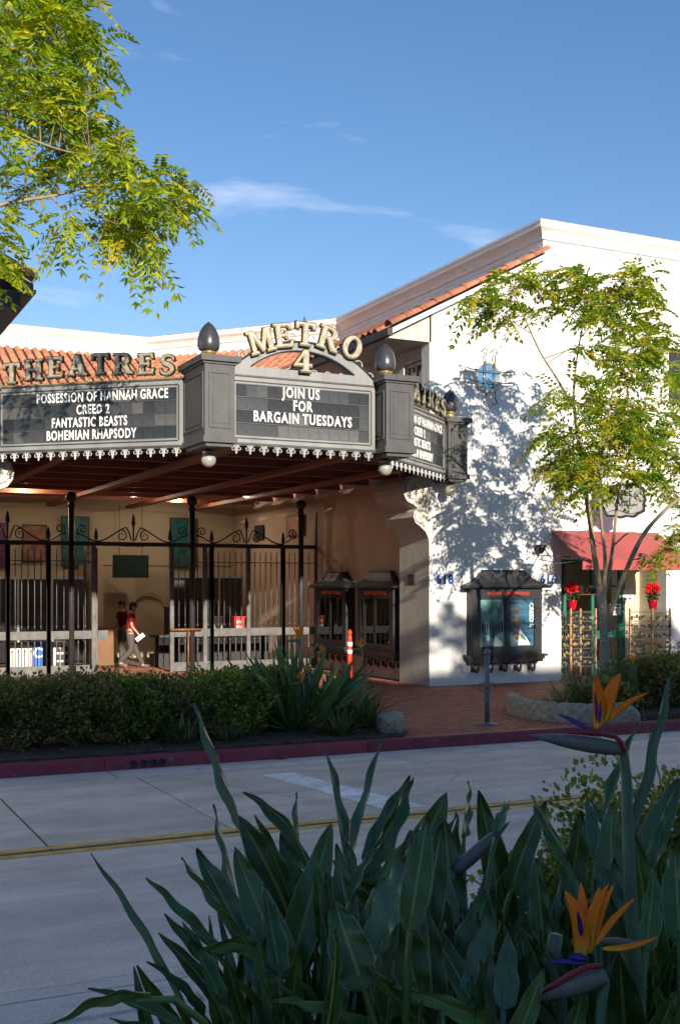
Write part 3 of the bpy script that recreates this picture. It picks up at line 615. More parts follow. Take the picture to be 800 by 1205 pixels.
for x0, x1 in ((16.3, 17.02), (17.94, 18.72)): MB().box(x0, x1, 22.83, 22.84, .5, 2.9).build('pane', M['glass'], sf)
for x, z in ((17.4, .15), (16.6, .15)):
    MB().box(x-.25, x+.3, 24.3, 24.9, .15, 1.5).build('display_shelf', M['wood_dark'], sf)

# ================================================================== ROOM DRESSING OF THE LOBBY
def framed(name, x0, x1, z0, z1, y, m, label, cat='poster', group=None, fm='black'):
    t = thing(name, ((x0+x1)/2, y, z0), label, cat, group); f = .035
    b = MB(); b.box(x0, x1, y-.02, y, z0, z0+f); b.box(x0, x1, y-.02, y, z1-f, z1); b.box(x0, x0+f, y-.02, y, z0+f, z1-f); b.box(x1-f, x1, y-.02, y, z0+f, z1-f)
    b.build('frame', M[fm], t); MB().box(x0+f, x1-f, y-.012, y-.004, z0+f, z1-f).build('print', M[m], t)
    for xx in (x0+.15, x1-.15): pass
    return t
def pxbox(u0, u1, v0, v1, y):
    a = at_y(u0, v0, y); c = at_y(u1, v1, y); return a.x, c.x, min(a.z, c.z), max(a.z, c.z)
YP = 34.45
x0, x1, z0, z1 = pxbox(26, 55, 617, 661, YP); framed('film_poster', x0, x1, z0, z1, YP, 'posterA', 'colourful orange and blue film poster hung on the cream lobby wall at the left', group='lobby wall posters')
x0, x1, z0, z1 = pxbox(72, 105, 607, 667, YP); t1 = framed('film_poster', x0, x1, z0, z1, YP, 'teal', 'tall teal film poster with two small yellow figures, left of the wide screen', group='lobby wall posters')
for xx in (x0+.35, x0+.72): MB().box(xx-.04, xx+.04, YP-.018, YP-.0125, z0+.2, z0+.62).build('figure_print', M['gold'], t1)
x0, x1, z0, z1 = pxbox(-6, 9, 615, 668, YP); framed('film_poster', x0, x1, z0, z1, YP, 'posterD', 'dark purple film poster cut by the left picture edge', group='lobby wall posters')
x0, x1, z0, z1 = pxbox(200, 231, 609, 667, YP); framed('film_poster', x0, x1, z0, z1, YP, 'teal', 'teal film poster behind the tall gate post right of the doorway', group='lobby wall posters')
def framed_side(name, y0, y1, z0, z1, m, label):
    t = thing(name, (12.84, (y0+y1)/2, z0), label, 'poster', 'lobby wall posters'); f = .035; x = 12.83
    b = MB(); b.box(x, x+.02, y0, y1, z0, z0+f); b.box(x, x+.02, y0, y1, z1-f, z1); b.box(x, x+.02, y0, y0+f, z0+f, z1-f); b.box(x, x+.02, y1-f, y1, z0+f, z1-f)
    b.build('frame', M['black'], t); MB().box(x+.004, x+.012, y0+f, y1-f, z0+f, z1-f).build('print', M[m], t)
framed_side('film_poster', 29.0, 30.2, 3.75, 4.35, 'posterF', 'tan and red poster high on the side wall by the right gate post')
framed_side('film_poster', 32.0, 32.7, 3.75, 4.2, 'sil', 'small dark poster high on the side wall near the lobby corner')
x0, x1, z0, z1 = pxbox(133, 175, 653, 680, 33.6)
tv = thing('wall_screen', ((x0+x1)/2, 33.6, z0), 'wide dark screen hanging over the doorway in the lobby', 'screen')
b = MB(); b.box(x0, x1, 33.6, 33.66, z0, z1)
for xx in (x0+.2, x1-.2): b.tube([(xx, 33.63, z1), (xx, 33.63, ZC-.2)], .008, 4)
b.build('casing', M['case'], tv); MB().box(x0+.05, x1-.05, 33.592, 33.598, z0+.05, z1-.05).build('picture', M['screen'], tv)
# arched niche in the lobby wall
ac = at_y(177, 696, 34.4); rr = .55
b = MB(); pts = [(ac.x-rr, 34.47, .2)] + [(ac.x-rr*math.cos(a), 34.47, ac.z-.58+rr*math.sin(a)) for a in [math.pi*i/16 for i in range(17)]] + [(ac.x+rr, 34.47, .2)]
b.tube(pts, .035, 6); b.build('arch_moulding', M['lobby'], TH)
b = MB(); b.box(7.85, 8.15, 32.6, 34.44, .15, 2.98); b.build('lobby_pier', M['lobby'], TH)
for p in ((10.3, 32.4), (11.3, 29.5), (8.6, 31.0), (5.6, 30.6)):
    t = thing('downlight', (p[0], p[1], ZC-.02), 'small lit downlight in the dark wooden ceiling %s' % {10.3: 'near the far lobby corner', 11.3: 'above the right end of the gate', 8.6: 'above the walking man', 5.6: 'above the left gate leaf'}[p[0]], 'lamp', 'ceiling downlights')
    MB().lathe([(.07, -.03), (.09, -.03), (.09, 0), (.0705, 0)], n=12).build('ring', M['silver'], t, True)
    MB().lathe([(.068, -.02), (.068, -.01)], n=12).build('bulb', M['lamp_on'], t, True)
    ld = bpy.data.lights.new('downlight_beam', 'POINT'); ld.energy = 52; ld.color = (1, .82, .60); ld.shadow_soft_size = .06
    lo = bpy.data.objects.new('downlight_beam', ld); COL.objects.link(lo); lo.parent = t; lo.matrix_basis = Matrix.Translation((0, 0, -.12))
# counter, boxes and stands in the lobby
def boxy(name, u0, u1, v0, v1, y, m, label, cat, dep=.4, parent=None, floor=False, extra=None):
    a, c, z0, z1 = pxbox(u0, u1, v0, v1, y)
    if floor: z0 = .15
    t = thing(name, ((a+c)/2, y, z0), label, cat)
    MB().box(a, c, y, y+dep, z0, z1-.02, ch=.01).build('body', M[m], t); MB().box(a-.015, c+.015, y-.015, y+dep+.015, z1-.019, z1+.01).build('top', M[extra or m], t)
    return t
boxy('ticket_counter', 114, 134, 739, 800, 31.5, 'counter', 'brown wooden ticket counter behind the open gate, left of the walking man', 'counter', .8, floor=True)
boxy('brochure_bin', 12, 38, 758, 800, 29.2, 'white_box', 'white bin with a dark top band behind the left gate pickets', 'bin', .5, floor=True, extra='case')
bb = boxy('recycling_bin', 39, 54, 756, 800, 29.1, 'blue_box', 'bright blue bin with a white letter C behind the left gate', 'bin', .4, floor=True)
a, c, z0, z1 = pxbox(41, 46, 763, 772, 29.09); link('lettering', text_mesh('C', .34, M['white_letter'], .004, .012), bb, face_matrix(((a+c)/2+.02, 29.085, z0-.04), (1, 0, 0)))
nr_ = boxy('newspaper_rack', 63, 80, 756, 800, 29.2, 'white_box', 'white newspaper rack with dark slots behind the left gate leaf', 'rack', .4, floor=True)
a, c, z0, z1 = pxbox(64, 79, 758, 788, 29.2)
for i in range(3):
    for j in range(3): MB().box(a+.03+i*.12, a+.11+i*.12, 29.17, 29.198, z0+.05+j*.2, z0+.19+j*.2).build('slot', M['case'], nr_)
boxy('card_box', 252, 262, 726, 741, 30.2, 'white_box', 'cream card box standing behind the right gate leaf', 'box', .2)
bb = boxy('card_box', 276, 288, 726, 741, 30.2, 'red_box', 'red and white patterned box behind the right gate leaf', 'box', .2)
a, c, z0, z1 = pxbox(278, 286, 728, 739, 30.2)
for i in range(2):
    for j in range(2): MB().box(a+i*.1, a+.06+i*.1, 30.17, 30.198, z0+j*.13, z0+.08+j*.13).build('print', M['white_box'], bb)
ct = thing('concession_counter', (10.3, 30.15, .15), 'long dark glass fronted counter inside the right gate', 'counter')
b = MB(); b.box(8.95, 12.3, 30.1, 30.7, .95, 1.02); b.box(8.95, 12.3, 30.2, 30.7, .15, .5); b.build('frame', M['case'], ct); MB().box(8.97, 12.28, 30.19, 30.2, .5, .95).build('front_pane', M['dark_glass'], ct)
for k in range(7): MB().box(9.2+k*.42, 9.32+k*.42, 30.3, 30.5, .5, .85).build('goods', M[['white_box', 'wood', 'red_box', 'gold', 'white_box', 'counter', 'white_box'][k]], ct)
fn = boxy('vending_machine', 200, 210, 715, 800, 32.5, 'case', 'dark vending machine with a blue lit strip behind the gate right of the doorway', 'machine', .6, floor=True)
wd = thing('glass_entrance', (10.6, 33.2, .15), 'tall framed glass doors behind the right gate leaf', 'door')
b = MB()
for k in range(3): b.box(10.25+k*.8, 10.31+k*.8, 33.2, 33.28, .15, 2.6)
b.box(10.25, 12.66, 33.2, 33.28, 2.602, 2.7); b.build('frame', M['silver'], wd)
for k in range(3): MB().box(10.312+k*.8, 11.048+k*.8, 33.23, 33.24, .2, 2.6).build('pane', M['dark_glass'], wd)
wd = thing('glass_entrance', (5.4, 33.0, .15), 'tall framed glass doors behind the left gate leaf', 'door')
b = MB()
for k in range(5): b.box(3.9+k*.95, 3.96+k*.95, 33.0, 33.08, .15, 2.55)
b.box(3.9, 7.76, 33.0, 33.08, 2.552, 2.65); b.build('frame', M['silver'], wd)
for k in range(4): MB().box(3.962+k*.95, 4.848+k*.95, 33.03, 33.04, .2, 2.55).build('pane', M['dark_glass'], wd)

# ================================================================== MARQUEE
MQ = thing('theatre_marquee', (8.1, 19.6, 4.7), 'three sided grey theatre marquee with changeable letter boards, acorn topped posts and gold letters', 'marquee')
Y0 = 18.27
xs2, xs3 = 6.35, 9.70                              # posts either side of the centre board
mid = (xs2+xs3)/2
x4 = 12.95; y4 = 21.40; x1_ = 2*mid-x4
def post(cx, cy, w, dd, ztop=6.10, zbot=4.70):
    t = link('post', None, MQ, Matrix.Translation((cx, cy, 0))); g = []
    h = w/2; k = dd/2
    def bx(name, m, *boxes):
        b = MB()
        for q in boxes: b.box(*q)
        return b.build(name, m, t, True)
    b = MB()
    for hw, hk, za, zb in ((h-.03, k-.03, zbot+.10, ztop-.14), (h+.005, k+.005, zbot, zbot+.098), (h+.05, k+.05, ztop-.10, ztop), (h+.0, k+.0, ztop-.138, ztop-.102), (h-.06, k-.06, zbot-.06, zbot-.002), (h-.10, k-.10, ztop+.002, ztop+.03)):
        b.box(-hw, hw, -hk, hk, za, zb)
    me = b.mesh('post', M['m_dark']); 
    o = bpy.data.objects['post' if t.name == 'post' else t.name]; 
    # replace the empty by the mesh itself
    nm = t.name; bpy.data.objects.remove(t); t = link('post', me, MQ, Matrix.Translation((cx, cy, 0)))
    b = MB()                                         # raised panel mouldings on the front and the left side
    for fx in (0, 1, 2):
        if fx == 0: Mx = Matrix.Translation((0, -k+.03, 0)); hw = h
        elif fx == 1: Mx = Matrix.Translation((-h+.03, 0, 0)) @ Matrix.Rotation(R_(-90), 4, 'Z'); hw = k
        else: Mx = Matrix.Translation((h-.03, 0, 0)) @ Matrix.Rotation(R_(90), 4, 'Z'); hw = k
        a = hw-.10; z0, z1 = zbot+.24, ztop-.26
        for q in ((-a, -a+.03, z0, z1), (a-.03, a, z0, z1), (-a+.03, a-.03, z0, z0+.03), (-a+.03, a-.03, z1-.03, z1)): b.box(q[0], q[1], -.018, -.001, q[2], q[3], Mx)
        a2 = a-.07
        if a2 > .05: b.box(-a2, a2, -.012, -.001, z0+.08, z1-.08, Mx)
    b.build('panel_moulding', M['m_dark'], t, True)
    MB().lathe([(.10, 0), (.13, .01), (.10, .04), (.085, .07), (.10, .10), (.135, .12), (.12, .135)], (0, 0, ztop+.03), 16).build('finial_neck', M['gold'], t, True)
    MB().lathe([(.11, 0), (.165, .03), (.185, .08), (.19, .14), (.182, .22), (.158, .31), (.118, .39), (.07, .45), (.03, .48), (.012, .50), (.001, .503)], (0, 0, ztop+.166), 20).build('acorn_finial', M['acorn'], t, True)
    MB().lathe([(.05, 0), (.10, -.02), (.11, -.045), (.085, -.07)][::-1], (0, 0, zbot-.062), 14).build('ball_collar', M['gold'], t, True)
    b = MB(); b.sphere((0, 0, zbot-.23), .125, 18); b.build('hanging_ball', M['ball'], t, True)
    return t
post(xs2, Y0, .58, 1.18, 6.12); post(xs3, Y0, .62, 1.18, 6.06); post(x4, y4, .54, .72, 5.97, 4.66); post(x1_, y4, .54, .72, 5.97, 4.66)
ZB, ZT = 4.77, 5.88                                # sign box
def scroll_mesh():
    b = MB(); r = .0095
    for s in (-1, 1):
        b.tube(spiral((s*.055, -.07, 0), .045, 1.1*s, R_(90), (1, 0, 0), (0, 1, 0), .3, 9), r, 4)
        b.tube([(s*.055, -.025, 0), (s*.012, -.02, 0), (s*.012, -.08, 0), (s*.006, -.16, 0)], r, 4)
    b.tube([(-.12, -.005, 0), (.12, -.005, 0)], .008, 4)
    return b.mesh('scroll', M['silver'])
scr_me = scroll_mesh()
def board(origin, xd, W, rows, ncol, seed, lines, lsize, tilt=0, top_extra=0, letters_sx=.72):
    """a sign box W wide whose front plane passes through origin (its lower left corner at z=0 base)"""
    rnd = random.Random(seed); F = face_matrix(origin, xd); H = ZT-ZB
    inv = F
    def L(b, x0, x1, y0, y1, z0, z1): b.box(x0, x1, y0, y1, z0, z1, F)     # local: x along, y up, z outwards
    b = MB(); fr = .115
    L(b, 0, W, 0, H, -.26, -.03)
    L(b, 0, W, 0, fr, -.029, .0); L(b, 0, W, H-fr, H, -.029, .0); L(b, 0, fr, fr, H-fr, -.029, .0); L(b, W-fr, W, fr, H-fr, -.029, .0)
    bd = b.build('sign_box', M['m_grey'], MQ)
    b = MB(); L(b, -.02, W+.02, -.035, -.002, -.30, .03); L(b, -.02, W+.02, H+.002, H+.03, -.28, .02); b.build('edge_moulding', M['m_dark'], bd)
    b = MB(); e = .018
    L(b, fr-.03, W-fr+.03, fr-.03-e, fr-.03, .001, .012); L(b, fr-.03, W-fr+.03, H-fr+.03, H-fr+.03+e, .001, .012); L(b, fr-.03-e, fr-.03, fr-.03, H-fr+.03, .001, .012); L(b, W-fr+.03, W-fr+.03+e, fr-.03, H-fr+.03, .001, .012)
    b.build('bead', M['m_darker'], bd)
    y0, y1 = fr, H-fr; rh = (y1-y0)/rows; pw = (W-2*fr)/ncol
    pm = {}
    for i in range(5):
        bb = MB(); bb.box(-pw/2+.003, pw/2-.003, -rh/2+.014, rh/2-.014, -.008, 0); pm[i] = bb.mesh('panel', M['pane%d' % i])
    for r in range(rows):
        last = 0
        for c in range(ncol):
            if rnd.random() < .6: last = rnd.choice([0, 0, 1, 2, 1, 3, 4])
            link('panel', pm[last], bd, F @ Matrix.Translation((fr+pw*(c+.5), y0+rh*(r+.5), -.017+rnd.uniform(0, .003))))
    for r in range(rows+1):
        b = MB(); yy = min(max(y0+rh*r, y0+.008), y1-.008); L(b, fr+.001, W-fr-.001, yy-.008, yy+.008, -.016, -.004); b.build('letter_track', M['m_dark'], bd)
    for k, (txt, cx, sz) in enumerate(lines):
        if not txt: continue
        row = rows-1-k; ws = []
        for wd_ in txt.split():
            me = text_mesh(wd_, sz, M['white_letter'], .004, .006, letters_sx, space=1.17, align='LEFT'); xx = [v.co.x for v in me.vertices]; ws.append((me, min(xx), max(xx)))
        gp = sz*.30; tot = sum(q[2]-q[1] for q in ws)+gp*(len(ws)-1); x = cx-tot/2
        for me, mn, mxx in ws:
            link('message_word', me, bd, F @ Matrix.Translation((x-mn, y0+rh*row+rh*.19, .006))); x += mxx-mn+gp
    n = max(3, int(W/.235))
    for k in range(n):
        link('scroll', scr_me, bd, face_matrix(F @ Vector(((k+.5)*W/n, -.035, .0)), xd))
    return bd, F
# centre
xa, xb = xs2+.295, xs3-.315; Wc = xb-xa; YC = 18.07
cbd, CF = board((xa, YC, ZB), (1, 0, 0), Wc, 4, 13, 3, [('JOIN US', Wc*.475, .245), ('FOR', Wc*.49, .245), ('BARGAIN TUESDAYS', Wc*.495, .245), ('', 0, 0)], .2)
# left and right wings (45 degrees back)
c3 = Vector((xs3+.28, Y0+.52, ZB)); c4 = Vector((x4-.26, y4-.25, ZB)); dR = (c4-c3); dR.z = 0; WR = dR.length
MSG = ['POSSESSION OF HANNAH GRACE', 'CREED 2', 'FANTASTIC BEASTS', 'BOHEMIAN RHAPSODY']
def lines_for(W): return [(MSG[0], W*.575, .232), (MSG[1], W*.53, .232), (MSG[2], W*.51, .232), (MSG[3], W*.52, .232)]
rb, RF = board(c3, dR, WR, 4, 16, 5, lines_for(WR), .2, letters_sx=.63)
c2 = Vector((xs2-.28, Y0+.52, ZB)); c1 = Vector((x1_+.26, y4-.25, ZB)); dL = c2-c1; dL.z = 0
lb, LF = board(c1, dL, WR, 4, 16, 9, lines_for(WR), .2, letters_sx=.63)
# gold letters: dark outline layer behind, gilded face in front
def gold_letter(ch, h, Fm, parent):
    o = link('sign_letter', glyph_mesh(ch, h, M['outline'], .03, .015), parent, Fm)
    link('letter_face', glyph_mesh(ch, h, M['cream_metal'], .012, -.010), o, Fm @ Matrix.Translation((0, 0, .044)))
    link('letter_rim', glyph_mesh(ch, h, M['gold'], .006, .002), o, Fm @ Matrix.Translation((0, 0, .031)))
    return o
def word(Fm, W, H0, s, h, x0, x1, parent):
    ws = [GLYPH[c][0]*h for c in s]; gap = ((x1-x0)-sum(ws))/(len(s)-1); x = x0
    for c, w in zip(s, ws):
        arch = .10*(1-((x+w/2-(x0+x1)/2)/((x1-x0)/2))**2)
        gold_letter(c, h, Fm @ Matrix.Translation((x+w/2, H0+arch, .02)), parent); x += w+gap
    b = MB(); b.box(x0-.1, x1+.1, H0-.03, H0-.005, -.03, .0, Fm)
    xx = x0
    while xx < x1:
        for sgn in (1, -1):
            b.tube([Fm @ p for p in spiral((xx+.09+sgn*.055, H0+.09, -.01), .055, sgn*1.2, R_(-90), (1, 0, 0), (0, 1, 0), .3, 10)], .010, 4)
        xx += .3
    b.build('cresting', M['gold'], parent)
word(LF, WR, ZT-ZB+.06, 'THEATRES', .36, .17, WR-.12, lb)
word(RF, WR, ZT-ZB+.06, 'THEATRES', .36, .12, WR-.17, rb)
# arched crest over the centre board
def zx(u, v, y=YC): p = at_y(u, v, y); return p.x, p.z
cx0 = (xa+xb)/2-.02
b = MB(); outer = []; inner = []; hw_i = .97; zb_i = 6.06; rise_i = .34
Ri = (hw_i**2+rise_i**2)/(2*rise_i); ci = zb_i+rise_i-Ri; a0 = math.asin(hw_i/Ri)
inn = [(cx0+Ri*math.sin(-a0+2*a0*i/16), ci+Ri*math.cos(-a0+2*a0*i/16)) for i in range(17)]
hw_o = Wc/2-.01; zb_o = ZT+.03; apex = 6.56; ro = apex-zb_o-.08
Ro = ((hw_o)**2+ro**2)/(2*ro); co = apex-Ro
outr = []
for i in range(17):
    q = -1+2*i/16; x = q*hw_o; z = co+math.sqrt(Ro*Ro-x*x); outr.append((cx0+.02+x, max(z, zb_o+.08)))
vs = []; fs = []
for y in (YC-.01, YC+.12):
    vs += [(p[0], y, p[1]) for p in inn] + [(p[0], y, p[1]) for p in outr]
n = 17
for i in range(16):
    fs += [(i, i+1, n+i+1, n+i), (2*n+i+1, 2*n+i, 3*n+i, 3*n+i+1), (n+i, n+i+1, 3*n+i+1, 3*n+i), (i+1, i, 2*n+i, 2*n+i+1)]
b.add(vs, fs)
b.prism_y([(xa+.01, ZT+.032), (xb-.01, ZT+.032), (xb-.01, outr[-1][1]), (inn[-1][0], inn[-1][1]), (inn[0][0], inn[0][1]), (xa+.01, outr[0][1])], YC-.012, YC+.118)
b.build('crest_arch', M['m_grey'], cbd)
b = MB()
b.tube([(p[0], YC-.02, p[1]) for p in outr], .018, 5); b.tube([(p[0], YC-.02, p[1]) for p in inn], .014, 5); b.build('crest_bead', M['m_darker'], cbd)
r = .013
for s in (1, -1):
    for k in range(3):
        MB().tube(spiral((cx0+s*(.22+k*.26), YC+.05, zb_o+.13), .085-.012*k, 1.3*s, R_(-90), r1=.25, n=14), r, 5).build('crest_scroll', M['silver'], cbd)
        MB().tube(spiral((cx0+s*(.35+k*.26), YC+.05, zb_o+.10), .05, -1.2*s, R_(90), r1=.3, n=10), r*.8, 5).build('crest_scroll', M['silver'], cbd)
    for k, (dx, dz, rr) in enumerate(((.16, .78, .10), (.42, .74, .09), (.70, .64, .085), (1.08, .42, .10), (1.30, .22, .10))):
        MB().tube(spiral((cx0+s*dx, YC+.06, zb_o+dz-.06), rr, 1.3*s, R_(-80), r1=.25, n=14), r, 5).build('crest_scroll', M['silver'], cbd)
b = MB(); ax = cx0+.03; za = 6.86
for s in (1, -1): b.tube(spiral((ax+s*.10, YC+.02, za-.02), .075, 1.2*s, R_(-90), r1=.3, n=14), .014, 5)
b.prism_y([(ax-.035, za-.14), (ax+.035, za-.14), (ax+.025, za+.02), (ax+.06, za+.06), (ax+.02, za+.07), (ax, za+.15), (ax-.02, za+.07), (ax-.06, za+.06), (ax-.025, za+.02)], YC, YC+.03)
b.build('crest_ornament', M['m_dark'], cbd)
for ch, u, v, rot, h in (('M', 308.5, 407.5, 19, .39), ('E', 333.5, 401, 9, .40), ('T', 358.5, 399.5, -2, .40), ('R', 385, 404.5, -15, .40), ('O', 411.5, 414, -24, .39)):
    p = at_y(u, v, YC-.06)
    Fm = face_matrix(p, (1, 0, 0)) @ Matrix.Rotation(R_(rot), 4, 'Z') @ Matrix.Translation((0, -h/2+.09, 0)); gold_letter(ch, h, Fm, cbd)
p = at_y(356, 424, YC-.09); gold_letter('4', .38, face_matrix(p, (1, 0, 0)) @ Matrix.Translation((0, -.20, 0)), cbd)

# ================================================================== GATE ACROSS THE FORECOURT
YG = 28.3; ZTOP = 3.36
def gx(u): return at_y(u, 690, YG).x
def spear(b, x, z, h=.36, y=YG):
    b.lathe([(.025, 0), (.03, .02), (.02, .05), (.045, .08), (.058, .13), (.035, h*.75), (.002, h)], (x, y, z), 8)
GATE_POST = {'g': 'iron posts of the forecourt gate'}
def pickets(u0, u1, t, n=None, mid=True):
    a, c = gx(u0), gx(u1); n = n or max(1, int(round((c-a)/.165))-1); me = None
    def pk(z0, z1):
        b = MB(); b.tube([(0, 0, z0), (0, 0, z1)], .0125, 5, M=None)
        if z1-z0 > 1.2:
            for zz in (z1-.18, z1-.36): b.lathe([(.014, -.02), (.026, 0), (.014, .02)], (0, 0, zz), 6)
            b.lathe([(.014, -.02), (.028, 0), (.014, .02)], (0, 0, z0+.07), 6)
        else: b.lathe([(.014, -.02), (.026, 0), (.014, .02)], (0, 0, z1-.06), 6)
        return b.mesh('picket', M['iron_gate'])
    up, lo = pk(1.29, ZTOP-.10), pk(.40, 1.02)
    for i in range(n):
        x = a+(c-a)*(i+1)/(n+1)
        link('picket', up, t, Matrix.Translation((x, YG, 0))); link('picket', lo, t, Matrix.Translation((x, YG, 0)))
def leaf(u0, u1, t, panels):
    a, c = gx(u0), gx(u1)
    MB().box(a+.04, c-.04, YG-.028, YG+.028, 1.05, 1.25).build('mid_rail', M['iron_gate'], t)
    MB().box(a+.04, c-.04, YG-.034, YG-.029, 1.08, 1.22).build('rail_panel', M['iron_gate'], t)
    MB().box(a+.04, c-.04, YG-.025, YG+.025, .17, .40).build('bottom_rail', M['iron_gate'], t)
    MB().box(a+.04, c-.04, YG-.012, YG+.012, 2.96, 2.985).build('thin_rail', M['iron_gate'], t)
    us = [u0]+panels+[u1]
    for i in range(len(us)-1): pickets(us[i]+1.2, us[i+1]-1.2, t)
    for u in us:
        x = gx(u); MB().box(x-.055, x+.055, YG-.05, YG+.05, .15, ZTOP-.002, ch=.01).build('stile', M['iron_gate'], t)
GL = thing('iron_gate', (gx(60), YG, .15), 'left run of tall wrought iron gates with scrolled cresting, ending at the open doorway', 'gate', 'forecourt gates')
leaf(-30, 9, GL, [-10]); leaf(9, 57, GL, []); leaf(57, 110, GL, [])
GR = thing('iron_gate', (gx(290), YG, .15), 'right run of tall wrought iron gates between the doorway and the poster cases', 'gate', 'forecourt gates')
leaf(202, 249, GR, [241]); leaf(249, 333, GR, [292]); leaf(333, 372, GR, [354])
def cresting(t, ua, ub, centers, spears):
    a, c = gx(ua), gx(ub)
    MB().box(a, c, YG-.06, YG+.06, ZTOP, ZTOP+.10, ch=.01).build('top_rail', M['black'], t)
    for (u, half) in centers:
        x = gx(u); b = MB(); z0 = ZTOP+.11
        for s in (-1, 1):
            w = abs(gx(u+s*half)-x)
            pts = [(x+s*(.05+w*q), YG, z0+.38*(.5+.5*math.cos(math.pi*min(1, q*1.02)))*(1 if q > .12 else q/.12*.9+.1)) for q in [i/14 for i in range(15)]]
            b.tube(pts, .020, 5)
            b.tube(spiral((x+s*.30, YG, z0+.15), .14, 1.4*s, R_(90), r1=.2, n=18), [.02-.0006*i for i in range(19)], 5)
        b.box(x-.28, x+.28, YG-.07, YG+.07, z0-.12, z0-.08)
        b.build('cresting_scroll', M['black'], t)
        b = MB(); b.tube([(x, YG, z0), (x, YG, z0+.34)], .022, 6); spear(b, x, z0+.34, .38); b.build('spear', M['black'], t)
    for u in spears:
        b = MB(); x = gx(u); spear(b, x, ZTOP+.10, .36); b.build('spear', M['black'], t)
cresting(GL, -30, 157, [(9, 42), (157, 42)], [57, 113])
cresting(GR, 157.2, 373, [(290, 40)], [200, 249, 333])
for u, t, l in ((84, GL, -1), (226, GR, 1), (354, GR, 1)):
    x = gx(u); b = MB(); b.tube([(x, YG, .15), (x, YG, 4.62)], .075, 10); b.lathe([(.08, 0), (.11, .03), (.08, .06)], (x, YG, 4.30), 12); b.sphere((x, YG, 4.55), .14, 12); b.build('tall_post', M['black'], t)
    b = MB()
    for s in (-1, 1):
        if u > 340 and s > 0: continue
        b.tube(spiral((x+s*.27, YG, ZTOP+.40), .14, -1.5*s, R_(-90), r1=.2, n=20), .018, 5)
        b.tube([(x+s*.12, YG, ZTOP+.30), (x+s*.27, YG, ZTOP+.26), (x+s*.45, YG, ZTOP+.16), (x+s*.62, YG, ZTOP+.11)], .018, 5)
    b.build('cresting_scroll', M['black'], t)
MB().box(gx(372)-.04, gx(372)+.05, YG-.06, YG+.06, .15, 4.35).build('wall_post', M['black'], GR)
# the opened leaf, folded back beside the doorway
GO = thing('iron_gate', (gx(114), YG+.1, .15), 'opened gate leaf folded back beside the doorway where the man walks', 'gate', 'forecourt gates')
x = gx(114)
b = MB(); b.box(x-.04, x+.04, YG+.08, YG+.14, .15, 3.3); b.box(x-.04, x+.04, YG+1.24, YG+1.30, .15, 3.3); b.build('stile', M['iron_gate'], GO)
MB().box(x-.03, x+.03, YG+.142, YG+1.238, 1.05, 1.25).build('mid_rail', M['iron_gate'], GO); MB().box(x-.03, x+.03, YG+.142, YG+1.238, .17, .40).build('bottom_rail', M['iron_gate'], GO)
MB().box(x-.03, x+.03, YG+.142, YG+1.238, 3.2, 3.29).build('top_rail', M['iron_gate'], GO)
pm = MB().tube([(0, 0, 1.29), (0, 0, 3.2)], .0125, 5).mesh('picket', M['iron_gate'])
for k in range(6): link('picket', pm, GO, Matrix.Translation((x, YG+.28+k*.165, 0)))
MB().box(x+.05, x+.30, YG+.06, YG+.08, 1.0, 1.25).build('latch_plate', M['iron_gate'], GO)
b = MB(); xx = gx(215); b.tube([(xx-.35, YG-.10, 1.22), (xx-.35, YG-.16, 1.24), (xx+.45, YG-.16, 1.24), (xx+.45, YG-.10, 1.22)], .03, 6); b.tube([(xx+.1, YG-.15, .15), (xx+.1, YG-.15, 1.2)], .025, 6)
hb = thing('handrail', (xx, YG-.15, .15), 'short brown capped handrail standing in front of the right gate', 'handrail'); b.build('rail', M['counter'], hb)

